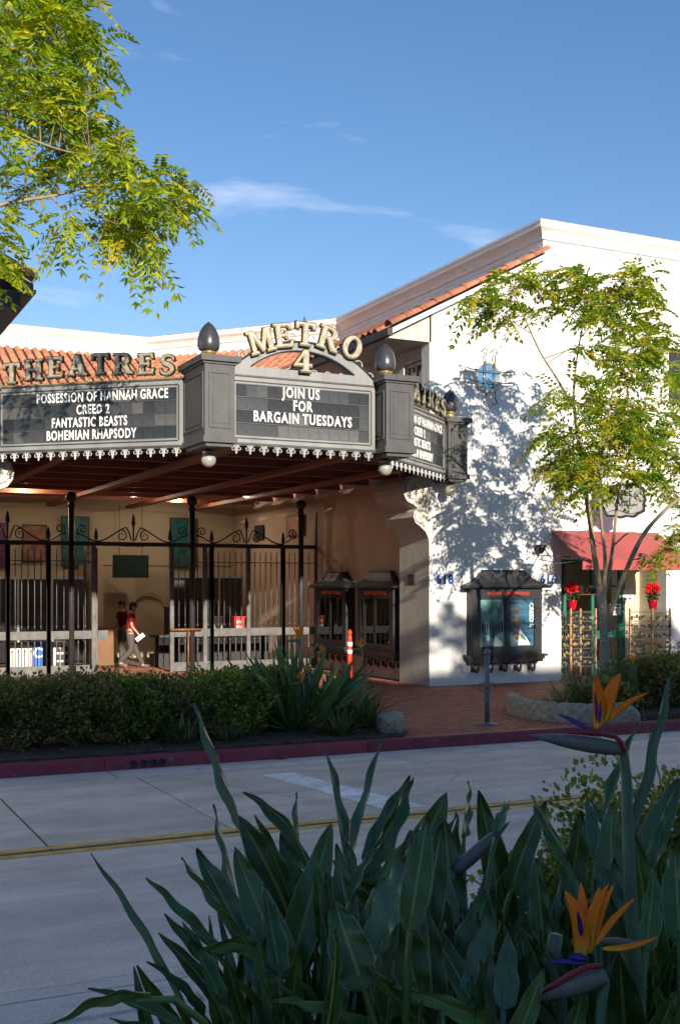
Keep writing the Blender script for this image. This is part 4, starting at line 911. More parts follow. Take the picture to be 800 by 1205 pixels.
# ================================================================== POSTER CASES
def case_proto(pa, pb, label, glow=True):
    t = thing('poster_case', (0, 0, 0), label, 'poster case', 'black poster cases on the walls')
    w, d = .925, .26; b = MB()
    b.box(-w, w, -d+.04, -.0, .82, 2.30); b.build('case_body', M['case'], t, True)
    b = MB()
    for x0, x1, z0, z1 in ((-w, w, .82, .98), (-w, w, 2.08, 2.30), (-w, -w+.20, .98, 2.08), (w-.20, w, .98, 2.08), (-.07, .07, .98, 2.08)): b.box(x0, x1, -d, -d+.038, z0, z1)
    b.box(-w-.01, w+.01, -d-.02, -.0, 2.06, 2.09)
    b.build('door_frame', M['case'], t, True)
    b = MB(); b.box(-w-.10, w+.10, -d-.09, 0, .765, .82); b.box(-w-.05, w+.05, -d-.05, 0, .70, .764); b.box(-w-.02, w+.02, -d-.02, 0, .64, .699); b.build('sill', M['case'], t, True)
    b = MB(); prof = [(w+.16, d+.12, 2.31), (w+.18, d+.14, 2.35), (w+.14, d+.12, 2.37), (w+.02, d+.03, 2.42), (w-.13, d-.03, 2.48), (w-.24, d-.07, 2.56), (w-.33, d-.10, 2.66), (w-.38, d-.12, 2.70), (w-.38, d-.12, 2.72)]
    vs = []; fs = []
    for X, D, Z in prof: vs += [(-X, -D, Z), (X, -D, Z), (X, 0, Z), (-X, 0, Z)]
    for i in range(len(prof)-1):
        for j in range(4): fs.append((i*4+j, i*4+(j+1) % 4, (i+1)*4+(j+1) % 4, (i+1)*4+j))
    fs += [(3, 2, 1, 0), tuple(range(len(prof)*4-4, len(prof)*4))]; b.add(vs, fs); b.box(-w-.03, w+.03, -d-.03, 0, 2.301, 2.308); b.build('hipped_roof', M['case'], t, True)
    for s, m in ((-1, pa), (1, pb)):
        xc = s*.40; q = MB(); q.box(xc-.31, xc+.31, -d+.022, -d+.028, 1.0, 2.06); p = q.build('poster', M[m], t, True)
        q = MB(); q.box(xc-.33, xc+.33, -d+.006, -d+.010, .981, 2.079); q.build('pane', M['glass'], t, True)
    hb = MB()
    hb.tube([(0, -.05, .655), (0, -.12, .63), (0, -.17, .56), (0, -.12, .50)], .001, 4)
    hb = MB(); pts = [(.10, -.16, .62), (.07, -.16, .64), (.04, -.16, .62), (.035, -.16, .54), (.03, -.16, .46), (0, -.16, .43), (-.04, -.16, .45), (-.045, -.16, .49), (-.01, -.16, .50)]
    hb.tube(pts, [.035, .03, .026, .024, .024, .026, .028, .026, .02], 6); hb.box(-.02, .10, -.14, -.0, .60, .64); hb.box(-.06, .0, -.05, -.0, .44, .56); hme = hb.mesh('bracket', M['case'])
    for k in range(5): link('bracket', hme, t, Matrix.Translation((-.76+k*.38, 0, 0)))
    return t
def kids(t): return [c for c in bpy.data.objects if c.parent == t]
pl, pr_ = at_y(545, 700, 21.8), at_y(633, 700, 21.8)
cA = case_proto('posterB', 'posterC', 'black hipped poster case on the sunlit white wall between the two house number tiles')
tl = text_mesh('NOW SHOWING', .115, M['case_letter'], .003, .004, 1.15, space=1.15); link('lettering', tl, cA).matrix_basis = face_matrix((.02, -.265, 2.15), (1, 0, 0))
posters = [k for k in kids(cA) if k.name.startswith('poster')]
pA = min(posters, key=lambda o: o.data.vertices[0].co.x); pB = max(posters, key=lambda o: o.data.vertices[0].co.x)
# printed shapes: plain generic silhouettes
b = MB(); yv = -.245
rn = random.Random(4)
for k in range(9):
    x = -.65+k*.062+rn.uniform(-.01, .01); h = .26+.16*math.exp(-((k-4)/1.5)**2)+rn.uniform(-.03, .03); z0 = 1.2+.03*abs(k-4)
    b.box(x-.022, x+.022, yv, yv+.004+.0006*k, z0, z0+h*.78); b.lathe([(.018, -.002), (.018, .002)], n=8, M=Matrix.Translation((x, yv+.001, z0+h*.86)) @ Matrix.Rotation(R_(90), 4, 'X'))
b.prism_y([(-.43, 1.2), (-.36, 1.2), (-.385, 1.62), (-.41, 1.62)], yv-.002, yv); b.build('silhouette_print', M['sil'], pA, True)
b = MB(); b.prism_y([(-.66, 1.02), (-.15, 1.02), (-.15, 1.10), (-.28, 1.20), (-.40, 1.13), (-.52, 1.21), (-.66, 1.12)], yv-.001, yv+.001); b.build('mist_print', M['white_box'], pA, True)
b = MB(); b.prism_y([(.16, 1.10), (.30, 1.10), (.29, 1.35), (.32, 1.55), (.27, 1.72), (.20, 1.74), (.17, 1.60), (.15, 1.45), (.18, 1.30)], yv, yv+.003); b.lathe([(.075, -.002), (.075, .002)], n=14, M=Matrix.Translation((.24, yv+.001, 1.83)) @ Matrix.Rotation(R_(90), 4, 'X')); b.build('figure_print', M['brownfig'], pB, True)
b = MB(); b.prism_y([(.28, 1.02), (.62, 1.02), (.55, 1.15), (.42, 1.28), (.33, 1.42), (.30, 1.20)], yv-.001, yv+.001); b.build('cloth_print', M['white_box'], pB, True)
lm = text_mesh('CREED II', .15, M['white_letter'], .002, .006, .95, space=1.0)
link('lettering', lm, pB).matrix_basis = face_matrix((.615, yv, 1.70), (1, 0, 0)) @ Matrix.Translation((0, 0, .002)) @ Matrix.Rotation(R_(-90), 4, 'Z') @ Matrix.Translation((0, -.02, 0))
def mcopy(src, mats, label):
    t = src.copy(); COL.objects.link(t); t['label'] = label; i = 0
    for ch in kids(src):
        if ch.name.startswith('lettering'): continue
        c = ch.copy(); COL.objects.link(c); c.parent = t
        if ch.name.startswith('poster') and not ch.name.startswith('poster_case'):
            c.data = ch.data.copy(); c.data.materials[0] = M[mats[0 if ch.data.vertices[0].co.x < 0 else 1]]
    return t
cB = mcopy(cA, ('posterD', 'posterE'), 'black poster case with a purple poster, on the shaded side wall nearest the pillar')
link('lettering', tl, cB).matrix_basis = face_matrix((.02, -.265, 2.15), (1, 0, 0))
cC = mcopy(cA, ('posterE', 'posterE'), 'black poster case with dark grey posters, on the side wall next to the gate')
link('lettering', tl, cC).matrix_basis = face_matrix((.02, -.265, 2.15), (1, 0, 0))
cA.matrix_basis = Matrix.Translation(((pl.x+pr_.x)/2, 21.797, 0))
RZ = Matrix.Rotation(R_(-90), 4, 'Z')
cB.matrix_basis = Matrix.Translation((12.897, 24.35, 0)) @ RZ; cC.matrix_basis = Matrix.Translation((12.897, 26.85, 0)) @ RZ
# number tiles
def number(txt, u, label):
    p = at_y(u, 681.5, 21.8); t = thing('house_number_sign', (p.x, 21.797, p.z), label, 'number sign', 'glazed house number tiles')
    for k in range(3): MB().box(-.25+k*.167, -.085+k*.167, -.02, 0, -.13, .13).build('tile', M['enamel'], t, True)
    b = MB(); b.box(-.24, .24, -.024, -.0205, .105, .112); b.box(-.24, .24, -.024, -.0205, -.112, -.105); b.build('border', M['navy'], t, True)
    link('lettering', text_mesh(txt, .27, M['navy'], .003, .012, 1.0, space=1.15), t).matrix_basis = face_matrix((0, -.024, -.095), (1, 0, 0))
number('618', 522.5, 'blue and white number tile reading 618, left of the poster case near the pillar')
number('616', 644, 'blue and white number tile reading 616, between the poster case and the shop')
p = at_y(632, 644, 21.8); t = thing('wall_lamp', (p.x, 21.79, p.z), 'small dark bowl shaped lamp on the white wall above the 616 tile', 'lamp')
MB().lathe([(.02, -.16), (.07, -.12), (.11, -.02), (.12, .05)], (0, -.13, 0), 12).build('bowl', M['case'], t, True); MB().box(-.02, .02, -.12, 0, -.02, .02).build('arm', M['case'], t, True)

# ================================================================== SHOP AWNING, HANGING SIGN, RACKS
A0 = at_y(648, 624, 21.8); AX0, AX1 = A0.x, 19.05; ZA = A0.z; YF = 20.62; ZF = 2.96; ZV = 2.72
AW = thing('shop_awning', ((AX0+AX1)/2, 21.8, ZF), 'plain red canvas awning with a straight valance over the shop entrance', 'awning')
def sheet(b, pts, th=.012):
    n = (Vector(pts[1])-Vector(pts[0])).cross(Vector(pts[-1])-Vector(pts[0])).normalized()*th
    k = len(pts); b.add([tuple(p) for p in pts]+[tuple(Vector(p)-n) for p in pts], [tuple(range(k)), tuple(range(2*k-1, k-1, -1))]+[((i+1) % k, i, k+i, k+(i+1) % k) for i in range(k)])
b = MB(); nseg = 4
for i in range(nseg):
    xa_, xb_ = AX0+(AX1-AX0)*i/nseg, AX0+(AX1-AX0)*(i+1)/nseg; sheet(b, [(xa_, YF, ZF), (xb_, YF, ZF), (xb_, 21.78, ZA), (xa_, 21.78, ZA)])
b.build('canopy_cloth', M['awning'], AW)
b = MB(); sheet(b, [(AX0, YF-.002, ZV), (AX1, YF-.002, ZV), (AX1, YF-.002, ZF-.002), (AX0, YF-.002, ZF-.002)]); b.build('valance', M['awning'], AW)
b = MB()
for x in (AX0+.01, (AX0+AX1)/2, AX1-.01): b.tube([(x, 21.78, ZF-.1), (x, YF+.03, ZF-.03), (x, 21.78, ZA-.03)], .014, 5)
b.tube([(AX0+.01, YF+.03, ZF-.03), (AX1-.01, YF+.03, ZF-.03)], .014, 5); b.build('frame', M['wire'], AW)
b = MB(); b.tube([(15.55, 21.8, 3.05), (15.55, 21.5, 3.05), (16.1, 21.3, 3.02)], .012, 5); b.build('stay_rod', M['case'], AW)
# shop name board and notices inside the entrance
nb = thing('shop_name_board', (17.6, 22.78, 2.15), 'gold on dark shop board with painted word over the shop door', 'sign')
x0, x1, z0, z1 = pxbox(683, 707, 689, 700, 22.7)
MB().box(x0, x1+.1, 22.74, 22.77, z0, z1).build('board', M['gold'], nb)
link('lettering', text_mesh('Dain', .26, M['eave'], .003, .008, .9), nb, face_matrix(((x0+x1)/2+.05, 22.735, z0+.04), (1, 0, 0)))
x0, x1, z0, z1 = pxbox(733, 745, 694, 708, 22.78); t = thing('paper_notice', ((x0+x1)/2, 22.78, z0), 'white paper notice taped inside the green shop window', 'notice'); MB().box(x0, x1, 22.785, 22.79, z0, z1).build('sheet', M['white_box'], t)
b = MB(); b.box(x0+.05, x0+.12, 22.78, 22.7845, z0+.04, z0+.10); b.box(x0+.17, x0+.25, 22.78, 22.7845, z0+.05, z0+.09); b.build('print', M['eave'], t)
x0, x1, z0, z1 = pxbox(718, 731, 711, 724, 22.78); t = thing('paper_notice', ((x0+x1)/2, 22.78, z0), 'pale blue and white notice below the shop door glass', 'notice'); MB().box(x0, x1, 22.785, 22.79, z0, z1).build('sheet', M['enamel'], t); MB().box(x0+.02, x1-.02, 22.78, 22.7845, z1-.07, z1-.02).build('print', M['blue_box'], t)
# hanging sign at right angles to the wall
HS = thing('hanging_sign', (17.3, 21.0, 3.85), 'white scalloped shop sign with black lettering hanging from a bracket above the awning', 'sign')
def sign_poly(g):
    pts = []; W, H = .52+g, .40+g
    for i in range(44):
        t = 2*math.pi*i/44; c, s = math.cos(t), math.sin(t); q = (abs(c)**3.2+abs(s)**3.2)**(-1/3.2); k = 1+.045*math.cos(11*t)
        pts.append((W*c*q*k, H*s*q*k))
    return pts
Fs = face_matrix((17.3, 20.92, 4.32), (.55, -.83, 0)); inv = Fs
b = MB(); b.prism(sign_poly(0), -.02, .02, Fs); sg = b.build('sign_board', M['sign_face'], HS)
b = MB(); P_ = sign_poly(.0); Q_ = sign_poly(-.06); k = len(P_); b.add([(p[0], p[1], .024) for p in P_]+[(p[0], p[1], .024) for p in Q_], [(i, (i+1) % k, k+(i+1) % k, k+i) for i in range(k)], Fs)
b.tube([Fs @ Vector((-.36+i*.09, -.26+.05*math.sin(i*.39*2), .024)) for i in range(9)], .008, 4)
b.build('border', M['sil'], sg)
for s, yy, xx in (('Ther', .10, -.02), ('And...', -.12, .06)): link('lettering', text_mesh(s, .27, M['sil'], .003, .004, .85), sg, Fs @ Matrix.Translation((xx, yy, .024)))
b = MB(); b.tube([(17.3, 21.8, 4.92), (17.3, 20.4, 4.92)], .016, 6); b.tube([(17.3, 21.8, 4.6), (17.3, 21.5, 4.9)], .012, 5)
for yy in (21.25, 20.6): b.tube([(17.3, yy, 4.92), (17.3, yy, 4.70)], .006, 4)
b.build('bracket', M['case'], HS)
# jewellery racks
def rack(pts, label, zt=1.78):
    t = thing('display_rack', (pts[0][0], pts[0][1], .15), label, 'rack', 'wire display racks in front of the shop'); rg = random.Random(int(pts[0][0]*10))
    for (x, y) in pts: MB().box(x-.022, x+.022, y-.022, y+.022, .15, zt+.04).build('upright', M['wood'], t)
    for i in range(len(pts)-1):
        (xa_, ya_), (xb_, yb_) = pts[i], pts[i+1]; b = MB(); z = .45
        while z <= zt: b.tube([(xa_, ya_, z), (xb_, yb_, z)], .006, 4); b.box(min(xa_, xb_), max(xa_, xb_), (ya_+yb_)/2-.012, (ya_+yb_)/2+.012, z-.018, z-.010); z += .215
        for k in range(1, 10): q = k/10; x = xa_+(xb_-xa_)*q; y = ya_+(yb_-ya_)*q; b.tube([(x, y, .3), (x, y, zt)], .0025, 3)
        b.build('wire_panel', M['wire'], t)
        g = MB(); g2 = MB(); z = .5
        while z < zt:
            for k in range(9):
                q = (k+.5)/9; x = xa_+(xb_-xa_)*q; y = ya_+(yb_-ya_)*q
                tgt = g if rg.random() < .6 else g2; h = rg.uniform(.03, .09); z_ = z+rg.uniform(.03, .1)
                tgt.box(x-.028, x+.028, y-.03, y-.022, z_-h, z_)
            z += .215
        o = g.build('earring_cards', M['sil'], t); o['kind'] = 'stuff'; o = g2.build('bright_cards', M['gold'], t); o['kind'] = 'stuff'
    return t
rack([(16.30, 22.25), (16.62, 22.0), (16.98, 22.1), (17.35, 22.0)], 'wire rack of small cards on wooden uprights, at the left of the shop entrance')
rack([(18.10, 21.65), (18.52, 21.35), (19.30, 21.62)], 'wire rack of small cards on wooden uprights, at the right of the shop entrance')
def poinsettia(x, y, z, label):
    t = thing('poinsettia', (x, y, z), label, 'potted plant', 'poinsettias standing on the racks'); rg = random.Random(int(x*7))
    MB().lathe([(.085, 0), (.09, .02), (.125, .20), (.14, .22), (.12, .21)], (0, 0, 0), 14).build('pot', M['redfoil'], t, True)
    for nm, m, zc, R0, n, L_ in (('leaves', 'hedge_leaf', .33, .15, 90, .12), ('bracts', 'redflower', .50, .16, 130, .11)):
        b = MB()
        for k in range(n):
            d = Vector((rg.gauss(0, 1), rg.gauss(0, 1), rg.gauss(0, .7))).normalized(); c = Vector((0, 0, zc))+d*R0*rg.uniform(.3, 1); o_ = (d+Vector((0, 0, .25 if nm == 'bracts' else -.5))).normalized(); sd = o_.cross(Vector((rg.random(), rg.random(), rg.random()))).normalized()
            b.add([c-o_*L_*.4, c+sd*L_*.28, c+o_*L_*.6, c-sd*L_*.28], [(0, 1, 2), (0, 2, 3)])
        b.build(nm, M[m], t, True)
M['hedge_leaf'] = mat('dark_leaf_green', (.035, .085, .03), .5, .4, 12)
p = at_y(678, 719, 22.0); poinsettia(16.72, 22.08, 1.80, 'red poinsettia in red foil on the left display rack')
poinsettia(18.62, 21.45, 1.80, 'red poinsettia in red foil on the right display rack')

# ================================================================== BOLLARD, DELINEATOR, PEOPLE
bp_ = at_d(573, 853, 1349*2.2/163); t = thing('steel_post', (bp_.x, bp_.y, .15), 'lone grey steel post with round cap and ring on the brick pavement', 'post')
b = MB(); b.tube([(0, 0, 0), (0, 0, 1.12)], .042, 14); b.build('tube', M['post_paint'], t, True)
MB().lathe([(.045, 0), (.055, .01), (.055, .03), (.05, .035), (.052, .05), (.035, .08), (.001, .092)], (0, 0, 1.12), 14).build('cap', M['post_paint'], t, True)
MB().lathe([(.19, 0), (.19, .012), (.06, .02), (.055, .05)], n=18).build('base_plate', M['post_paint'], t, True)
b = MB(); b.tube([(.04+.055+.055*math.cos(a), 0, .60+.07*math.sin(a)) for a in [i*math.pi/6 for i in range(13)]], .008, 5); b.tube([(-.04-.055+.055*math.cos(a), 0, .60+.07*math.sin(a)) for a in [i*math.pi/6 for i in range(13)]], .008, 5)
b.lathe([(.044, -.02), (.052, -.02), (.052, .02), (.044, .02)], (0, 0, .60), 12); b.build('ring', M['iron_gate'], t, True)
dp = at_y(411.5, 741, 24.6); t = thing('traffic_delineator', (dp.x, 24.6, .15), 'slim orange-red delineator tube with two white bands beside the poster cases', 'delineator'); hz = dp.z-.15
MB().lathe([(.20, 0), (.20, .03), (.07, .05), (.055, hz-.22), (.06, hz-.20), (.045, hz-.17), (.045, hz-.10), (.06, hz-.08), (.06, hz-.05), (.03, hz-.03), (.03, hz)], n=16).build('tube', M['orange_plastic'], t, True)
for z in (hz-.40, hz-.58): MB().lathe([(.067, z), (.067, z+.10)], n=16).build('white_band', M['reflector'], t, True)
def skin_obj(name, pts, edges, m, parent, levels=2, root=0):
    me = bpy.data.meshes.new(name); me.from_pydata([p[:3] for p in pts], edges, []); me.materials.append(m)
    o = link(name, me, parent); 
    bm_ = o.modifiers.new('skin', 'SKIN'); bm_.use_smooth_shade = True
    if not me.skin_vertices: me.attributes  # the modifier adds the layer on evaluation
    return o
import bmesh
def skinned(name, chains, m, parent, lev=2):
    bm = bmesh.new(); ly = bm.verts.layers.skin.verify(); pool = {}
    first = True
    for ch in chains:
        prev = None
        for (x, y, z, r) in ch:
            key = (round(x, 4), round(y, 4), round(z, 4)); v = pool.get(key)
            if v is None:
                v = bm.verts.new((x, y, z)); rr = r if isinstance(r, tuple) else (r, r); v[ly].radius = rr
                if first: v[ly].use_root = True; first = False
                pool[key] = v
            if prev is not None and prev != v and bm.edges.get((prev, v)) is None: bm.edges.new((prev, v))
            prev = v
    me = bpy.data.meshes.new(name); bm.to_mesh(me); bm.free(); me.materials.append(m); o = link(name, me, parent)
    k = o.modifiers.new('skin', 'SKIN'); k.use_smooth_shade = True; s = o.modifiers.new('sub', 'SUBSURF'); s.levels = s.render_levels = lev
    dg = bpy.context.evaluated_depsgraph_get(); dg.update(); m2 = bpy.data.meshes.new_from_object(o.evaluated_get(dg)); o.modifiers.clear(); o.data = m2
    if not m2.materials: m2.materials.append(m)
    for p in m2.polygons: p.use_smooth = True
    return o
def person(loc, rz, label, walk=1.0, scale=1.0, paper=True, top='red_cloth', group='staff in the lobby'):
    t = thing('person', loc, label, 'person', group, rz)
    # local: +x forward, +y the figure's left, z up
    hip = .90; s = walk
    hd = [(0, 0, hip, (.13, .15)), (.0, 0, 1.10, (.11, .145)), (.02, 0, 1.30, (.12, .17)), (.02, 0, 1.43, (.075, .10)), (.045, 0, 1.50, .055), (.06, 0, 1.56, .075), (.07, 0, 1.62, .095), (.075, 0, 1.70, .078), (.075, 0, 1.735, .05)]
    def leg(sd, kx, fx, fz): return [(0, 0, hip, .13), (.0, sd*.09, .82, .10), (kx, sd*.09, .48+(.02 if fx < 0 else 0), .062), (fx, sd*.09, .13+fz, .045), (fx+.02, sd*.09, .05+fz, .05), (fx+.13, sd*.09, .035+fz*.4, .042), (fx+.19, sd*.09, .03+fz*.3, .03)]
    def arm(sd, ex, ez, hx, hz_): return [(.02, 0, 1.43, .09), (.02, sd*.17, 1.40, .065), (ex, sd*.22, ez, .043), (hx, sd*.20, hz_, .030), (hx+.03, sd*.20, hz_-.07, .034)]
    R = arm(-1, .03, 1.13, .20, .93); Lh = arm(1, -.10, 1.13, -.09, .88)
    ch = [hd, leg(1, .12, .30*s, 0), leg(-1, .02, -.28*s, .07), R, Lh]
    for A in (R, Lh):
        hx, hy, hz_ = A[-1][:3]
        for k in range(4): ch.append([A[-1], (hx+.020-.008*k, hy-.02+.013*k, hz_-.055-.004*(k in (1, 2)), .0095), (hx+.030-.008*k, hy-.02+.013*k, hz_-.085-.008*(k in (1, 2)), .008)])
        ch.append([A[-1], (hx+.04, hy, hz_-.02, .011), (hx+.06, hy+.005, hz_-.045, .009)])
    skinned('body', ch, M['skin'], t)
    b = MB(); b.lathe([(.012, 0), (.016, .012), (.008, .03), (.001, .034)], n=6, M=Matrix.Translation((.165, 0, 1.625)) @ Matrix.Rotation(R_(10), 4, 'Y'))
    b.build('nose', M['skin'], t, True)
    for sy in (-1, 1): MB().sphere((.07, sy*.098, 1.63), .026, 8, (.8, .4, 1.3)).build('ear', M['skin'], t, True)
    for sy in (-1, 1): MB().sphere((.155, sy*.035, 1.655), .011, 6).build('eye', M['hair'], t, True)
    MB().sphere((.155, 0, 1.572), .018, 6, (.4, 1.2, .3)).build('mouth', M['hair'], t, True)
    b = MB(); b.sphere((.055, 0, 1.695), .108, 14, (1.02, .93, .86)); b.sphere((.015, 0, 1.63), .09, 12, (.8, .95, 1)); b.build('hair', M['hair'], t, True)
    sh = [[(0, 0, .93, (.145, .17)), (0, 0, 1.10, (.135, .16)), (.02, 0, 1.30, (.14, .185)), (.02, 0, 1.41, (.10, .13)), (.035, 0, 1.475, .07)],
          [(.02, 0, 1.41, .1), (.02, -.17, 1.40, .083), (.027, -.215, 1.22, .070)], [(.02, 0, 1.41, .1), (.02, .17, 1.40, .083), (-.06, .215, 1.22, .070)]]
    skinned('shirt', sh, M[top], t)
    def tl_(sd, kx, fx, fz): return [(0, 0, .92, (.14, .165)), (.0, sd*.09, .80, .118), (kx, sd*.09, .48, .085), (fx, sd*.09, .12+fz, .072), (fx+.01, sd*.09, .085+fz, .072)]
    skinned('trousers', [[(0, 0, .98, (.135, .155)), (0, 0, .92, (.14, .165))], tl_(1, .12, .30*s, 0), tl_(-1, .02, -.28*s, .07)], M['trousers'], t)
    MB().lathe([(.152, 0), (.155, .01), (.155, .04), (.150, .05)], (0, 0, .955), 16, Matrix.Diagonal((.93, 1.12, 1, 1))).build('belt', M['shoe'], t, True)
    b = MB()
    for sd, fx, fz in ((1, .30*s, 0), (-1, -.28*s, .07)):
        b.sphere((fx+.09, sd*.09, .045+fz*.6), .06, 10, (2.1, .85, .75)); b.sphere((fx-.01, sd*.09, .06+fz), .055, 8, (1, .85, 1))
    b.build('shoes', M['shoe'], t, True)
    if paper:
        Mx = Matrix.Translation((.27, -.22, .84)) @ Matrix.Rotation(R_(-38), 4, 'Y'); b = MB(); b.box(-.16, .10, -.012, .012, -.05, .06, Mx)
        q = thing('folded_paper', wmat(t) @ Vector((.25, -.22, .84)), 'folded white and pink paper in the walking man\'s hand', 'paper'); q.rotation_euler = (0, 0, 0)
        b = MB(); b.box(-.15, .11, -.012, .012, -.055, .06, wmat(t) @ Mx); b.build('sheet', M['paper'], q); b = MB(); b.box(-.12, -.02, -.016, .016, -.03, .03, wmat(t) @ Mx); b.build('print', M['pink'], q)
    return t
pp = at_y(154, 700, 30.3)
person((pp.x, 30.3, .15), R_(-18), 'man in burgundy shirt and grey trousers walking right through the open gateway')
pq = at_y(145, 700, 33.3)
person((pq.x, 33.3, .15), R_(200), 'second person in red top darkened for shade and dark trousers, mostly hidden behind the walking man', .4, 1, False, 'shaded_top')

# ================================================================== PLANTS
def tri_cloud(name, V, Fc, mats, parent, rnd, kind=None, smooth=False):
    me = bpy.data.meshes.new(name); me.from_pydata(V.tolist() if hasattr(V, 'tolist') else V, [], Fc.tolist() if hasattr(Fc, 'tolist') else Fc); me.materials.append(mats)
    at = me.attributes.new('rnd', 'FLOAT', 'FACE'); at.data.foreach_set('value', np.asarray(rnd, dtype=np.float32)); me.update()
    if parent: me.transform(wmat(parent).inverted())
    o = link(name, me, parent)
    if kind: o['kind'] = kind
    return o
M['tree_leaf'] = leaf_mat('pinnate_leaf', [(0, (.08, .16, .016)), (.35, (.15, .25, .02)), (.62, (.27, .34, .025)), (.82, (.42, .40, .02)), (.94, (.50, .30, .02)), (1, (.50, .22, .015))], .45, .45)
M['tree_leaf_y'] = leaf_mat('pinnate_leaf_fresh', [(0, (.09, .17, .014)), (.40, (.20, .29, .016)), (.72, (.38, .43, .02)), (.88, (.55, .48, .02)), (1, (.45, .24, .015))], .45, .45)
M['shrub_leaf'] = leaf_mat('shrub_leaf', [(0, (.075, .065, .02)), (.5, (.17, .165, .045)), (.80, (.25, .25, .07)), (.93, (.16, .15, .06)), (1, (.17, .07, .045))], .2, .5)
M['shrub_leaf_g'] = leaf_mat('greener_shrub_leaf', [(0, (.07, .095, .015)), (.5, (.17, .22, .035)), (.85, (.27, .32, .06)), (1, (.20, .20, .05))], .2, .5)
M['grass_blade'] = leaf_mat('strap_leaf', [(0, (.05, .09, .035)), (.5, (.10, .15, .05)), (.85, (.17, .21, .075)), (1, (.35, .32, .16))], .25, .5)
def rot_basis(d):
    """arrays of unit directions -> side and normal vectors"""
    up = np.tile(np.array([0, 0, 1.0]), (len(d), 1)); s = np.cross(d, up); nrm = np.linalg.norm(s, axis=1, keepdims=True); s = np.where(nrm > 1e-3, s/np.maximum(nrm, 1e-6), np.array([[1., 0, 0]])); n = np.cross(s, d); return s, n
def fronds(pos, dirs, pairs=6, L=.38, ll=.085, lw=.03, seed=1, droop=.5):
    rg = np.random.RandomState(seed); V = []; Fc = []; R = []; k = 0
    for p, d in zip(pos, dirs):
        Lf = L*rg.uniform(.7, 1.2); d = d/np.linalg.norm(d); dr = droop*rg.uniform(.5, 1.5); base = rg.rand()
        sd = np.cross(d, [0, 0, 1.0]); sn = np.linalg.norm(sd); sd = sd/sn if sn > .05 else np.array([1., 0, 0]); tw = rg.uniform(-.7, .7)
        up = np.cross(sd, d); sd = sd*math.cos(tw)+up*math.sin(tw)
        n = pairs+rg.randint(-1, 2); prevp = None
        for i in range(n+1):
            t = i/n; q = p + d*Lf*t + np.array([0, 0, -dr*Lf*t*t]); tan = d+np.array([0, 0, -2*dr*t]); tan /= np.linalg.norm(tan)
            if prevp is not None:
                w = np.array([0, 0, .003]); V += [prevp-w, q-w, q+w, prevp+w]; Fc.append((k, k+1, k+2, k+3)); R.append(.75); k += 4
            prevp = q
            if i == 0: continue
            sides = (-1, 1, 0) if i == n else (-1, 1)
            for s in sides:
                ld = (sd*s*.95+tan*(.5 if s else 1)+np.array([0, 0, -.18-.25*rg.rand()])+rg.normal(0, .07, 3)); ld /= np.linalg.norm(ld)
                lwv = np.cross(ld, up+rg.normal(0, .22, 3)); lwv /= max(1e-6, np.linalg.norm(lwv)); a = ll*rg.uniform(.75, 1.2); w = lw*rg.uniform(.8, 1.15)
                fold = np.cross(ld, lwv)*w*.25
                V += [q, q+ld*a*.45+lwv*w*.5+fold, q+ld*a, q+ld*a*.45-lwv*w*.5+fold]; Fc += [(k, k+1, k+2), (k, k+2, k+3)]
                rv = min(1, max(0, base*.75+.25*rg.rand())); R += [rv, rv]; k += 4
    return np.array(V), Fc, R
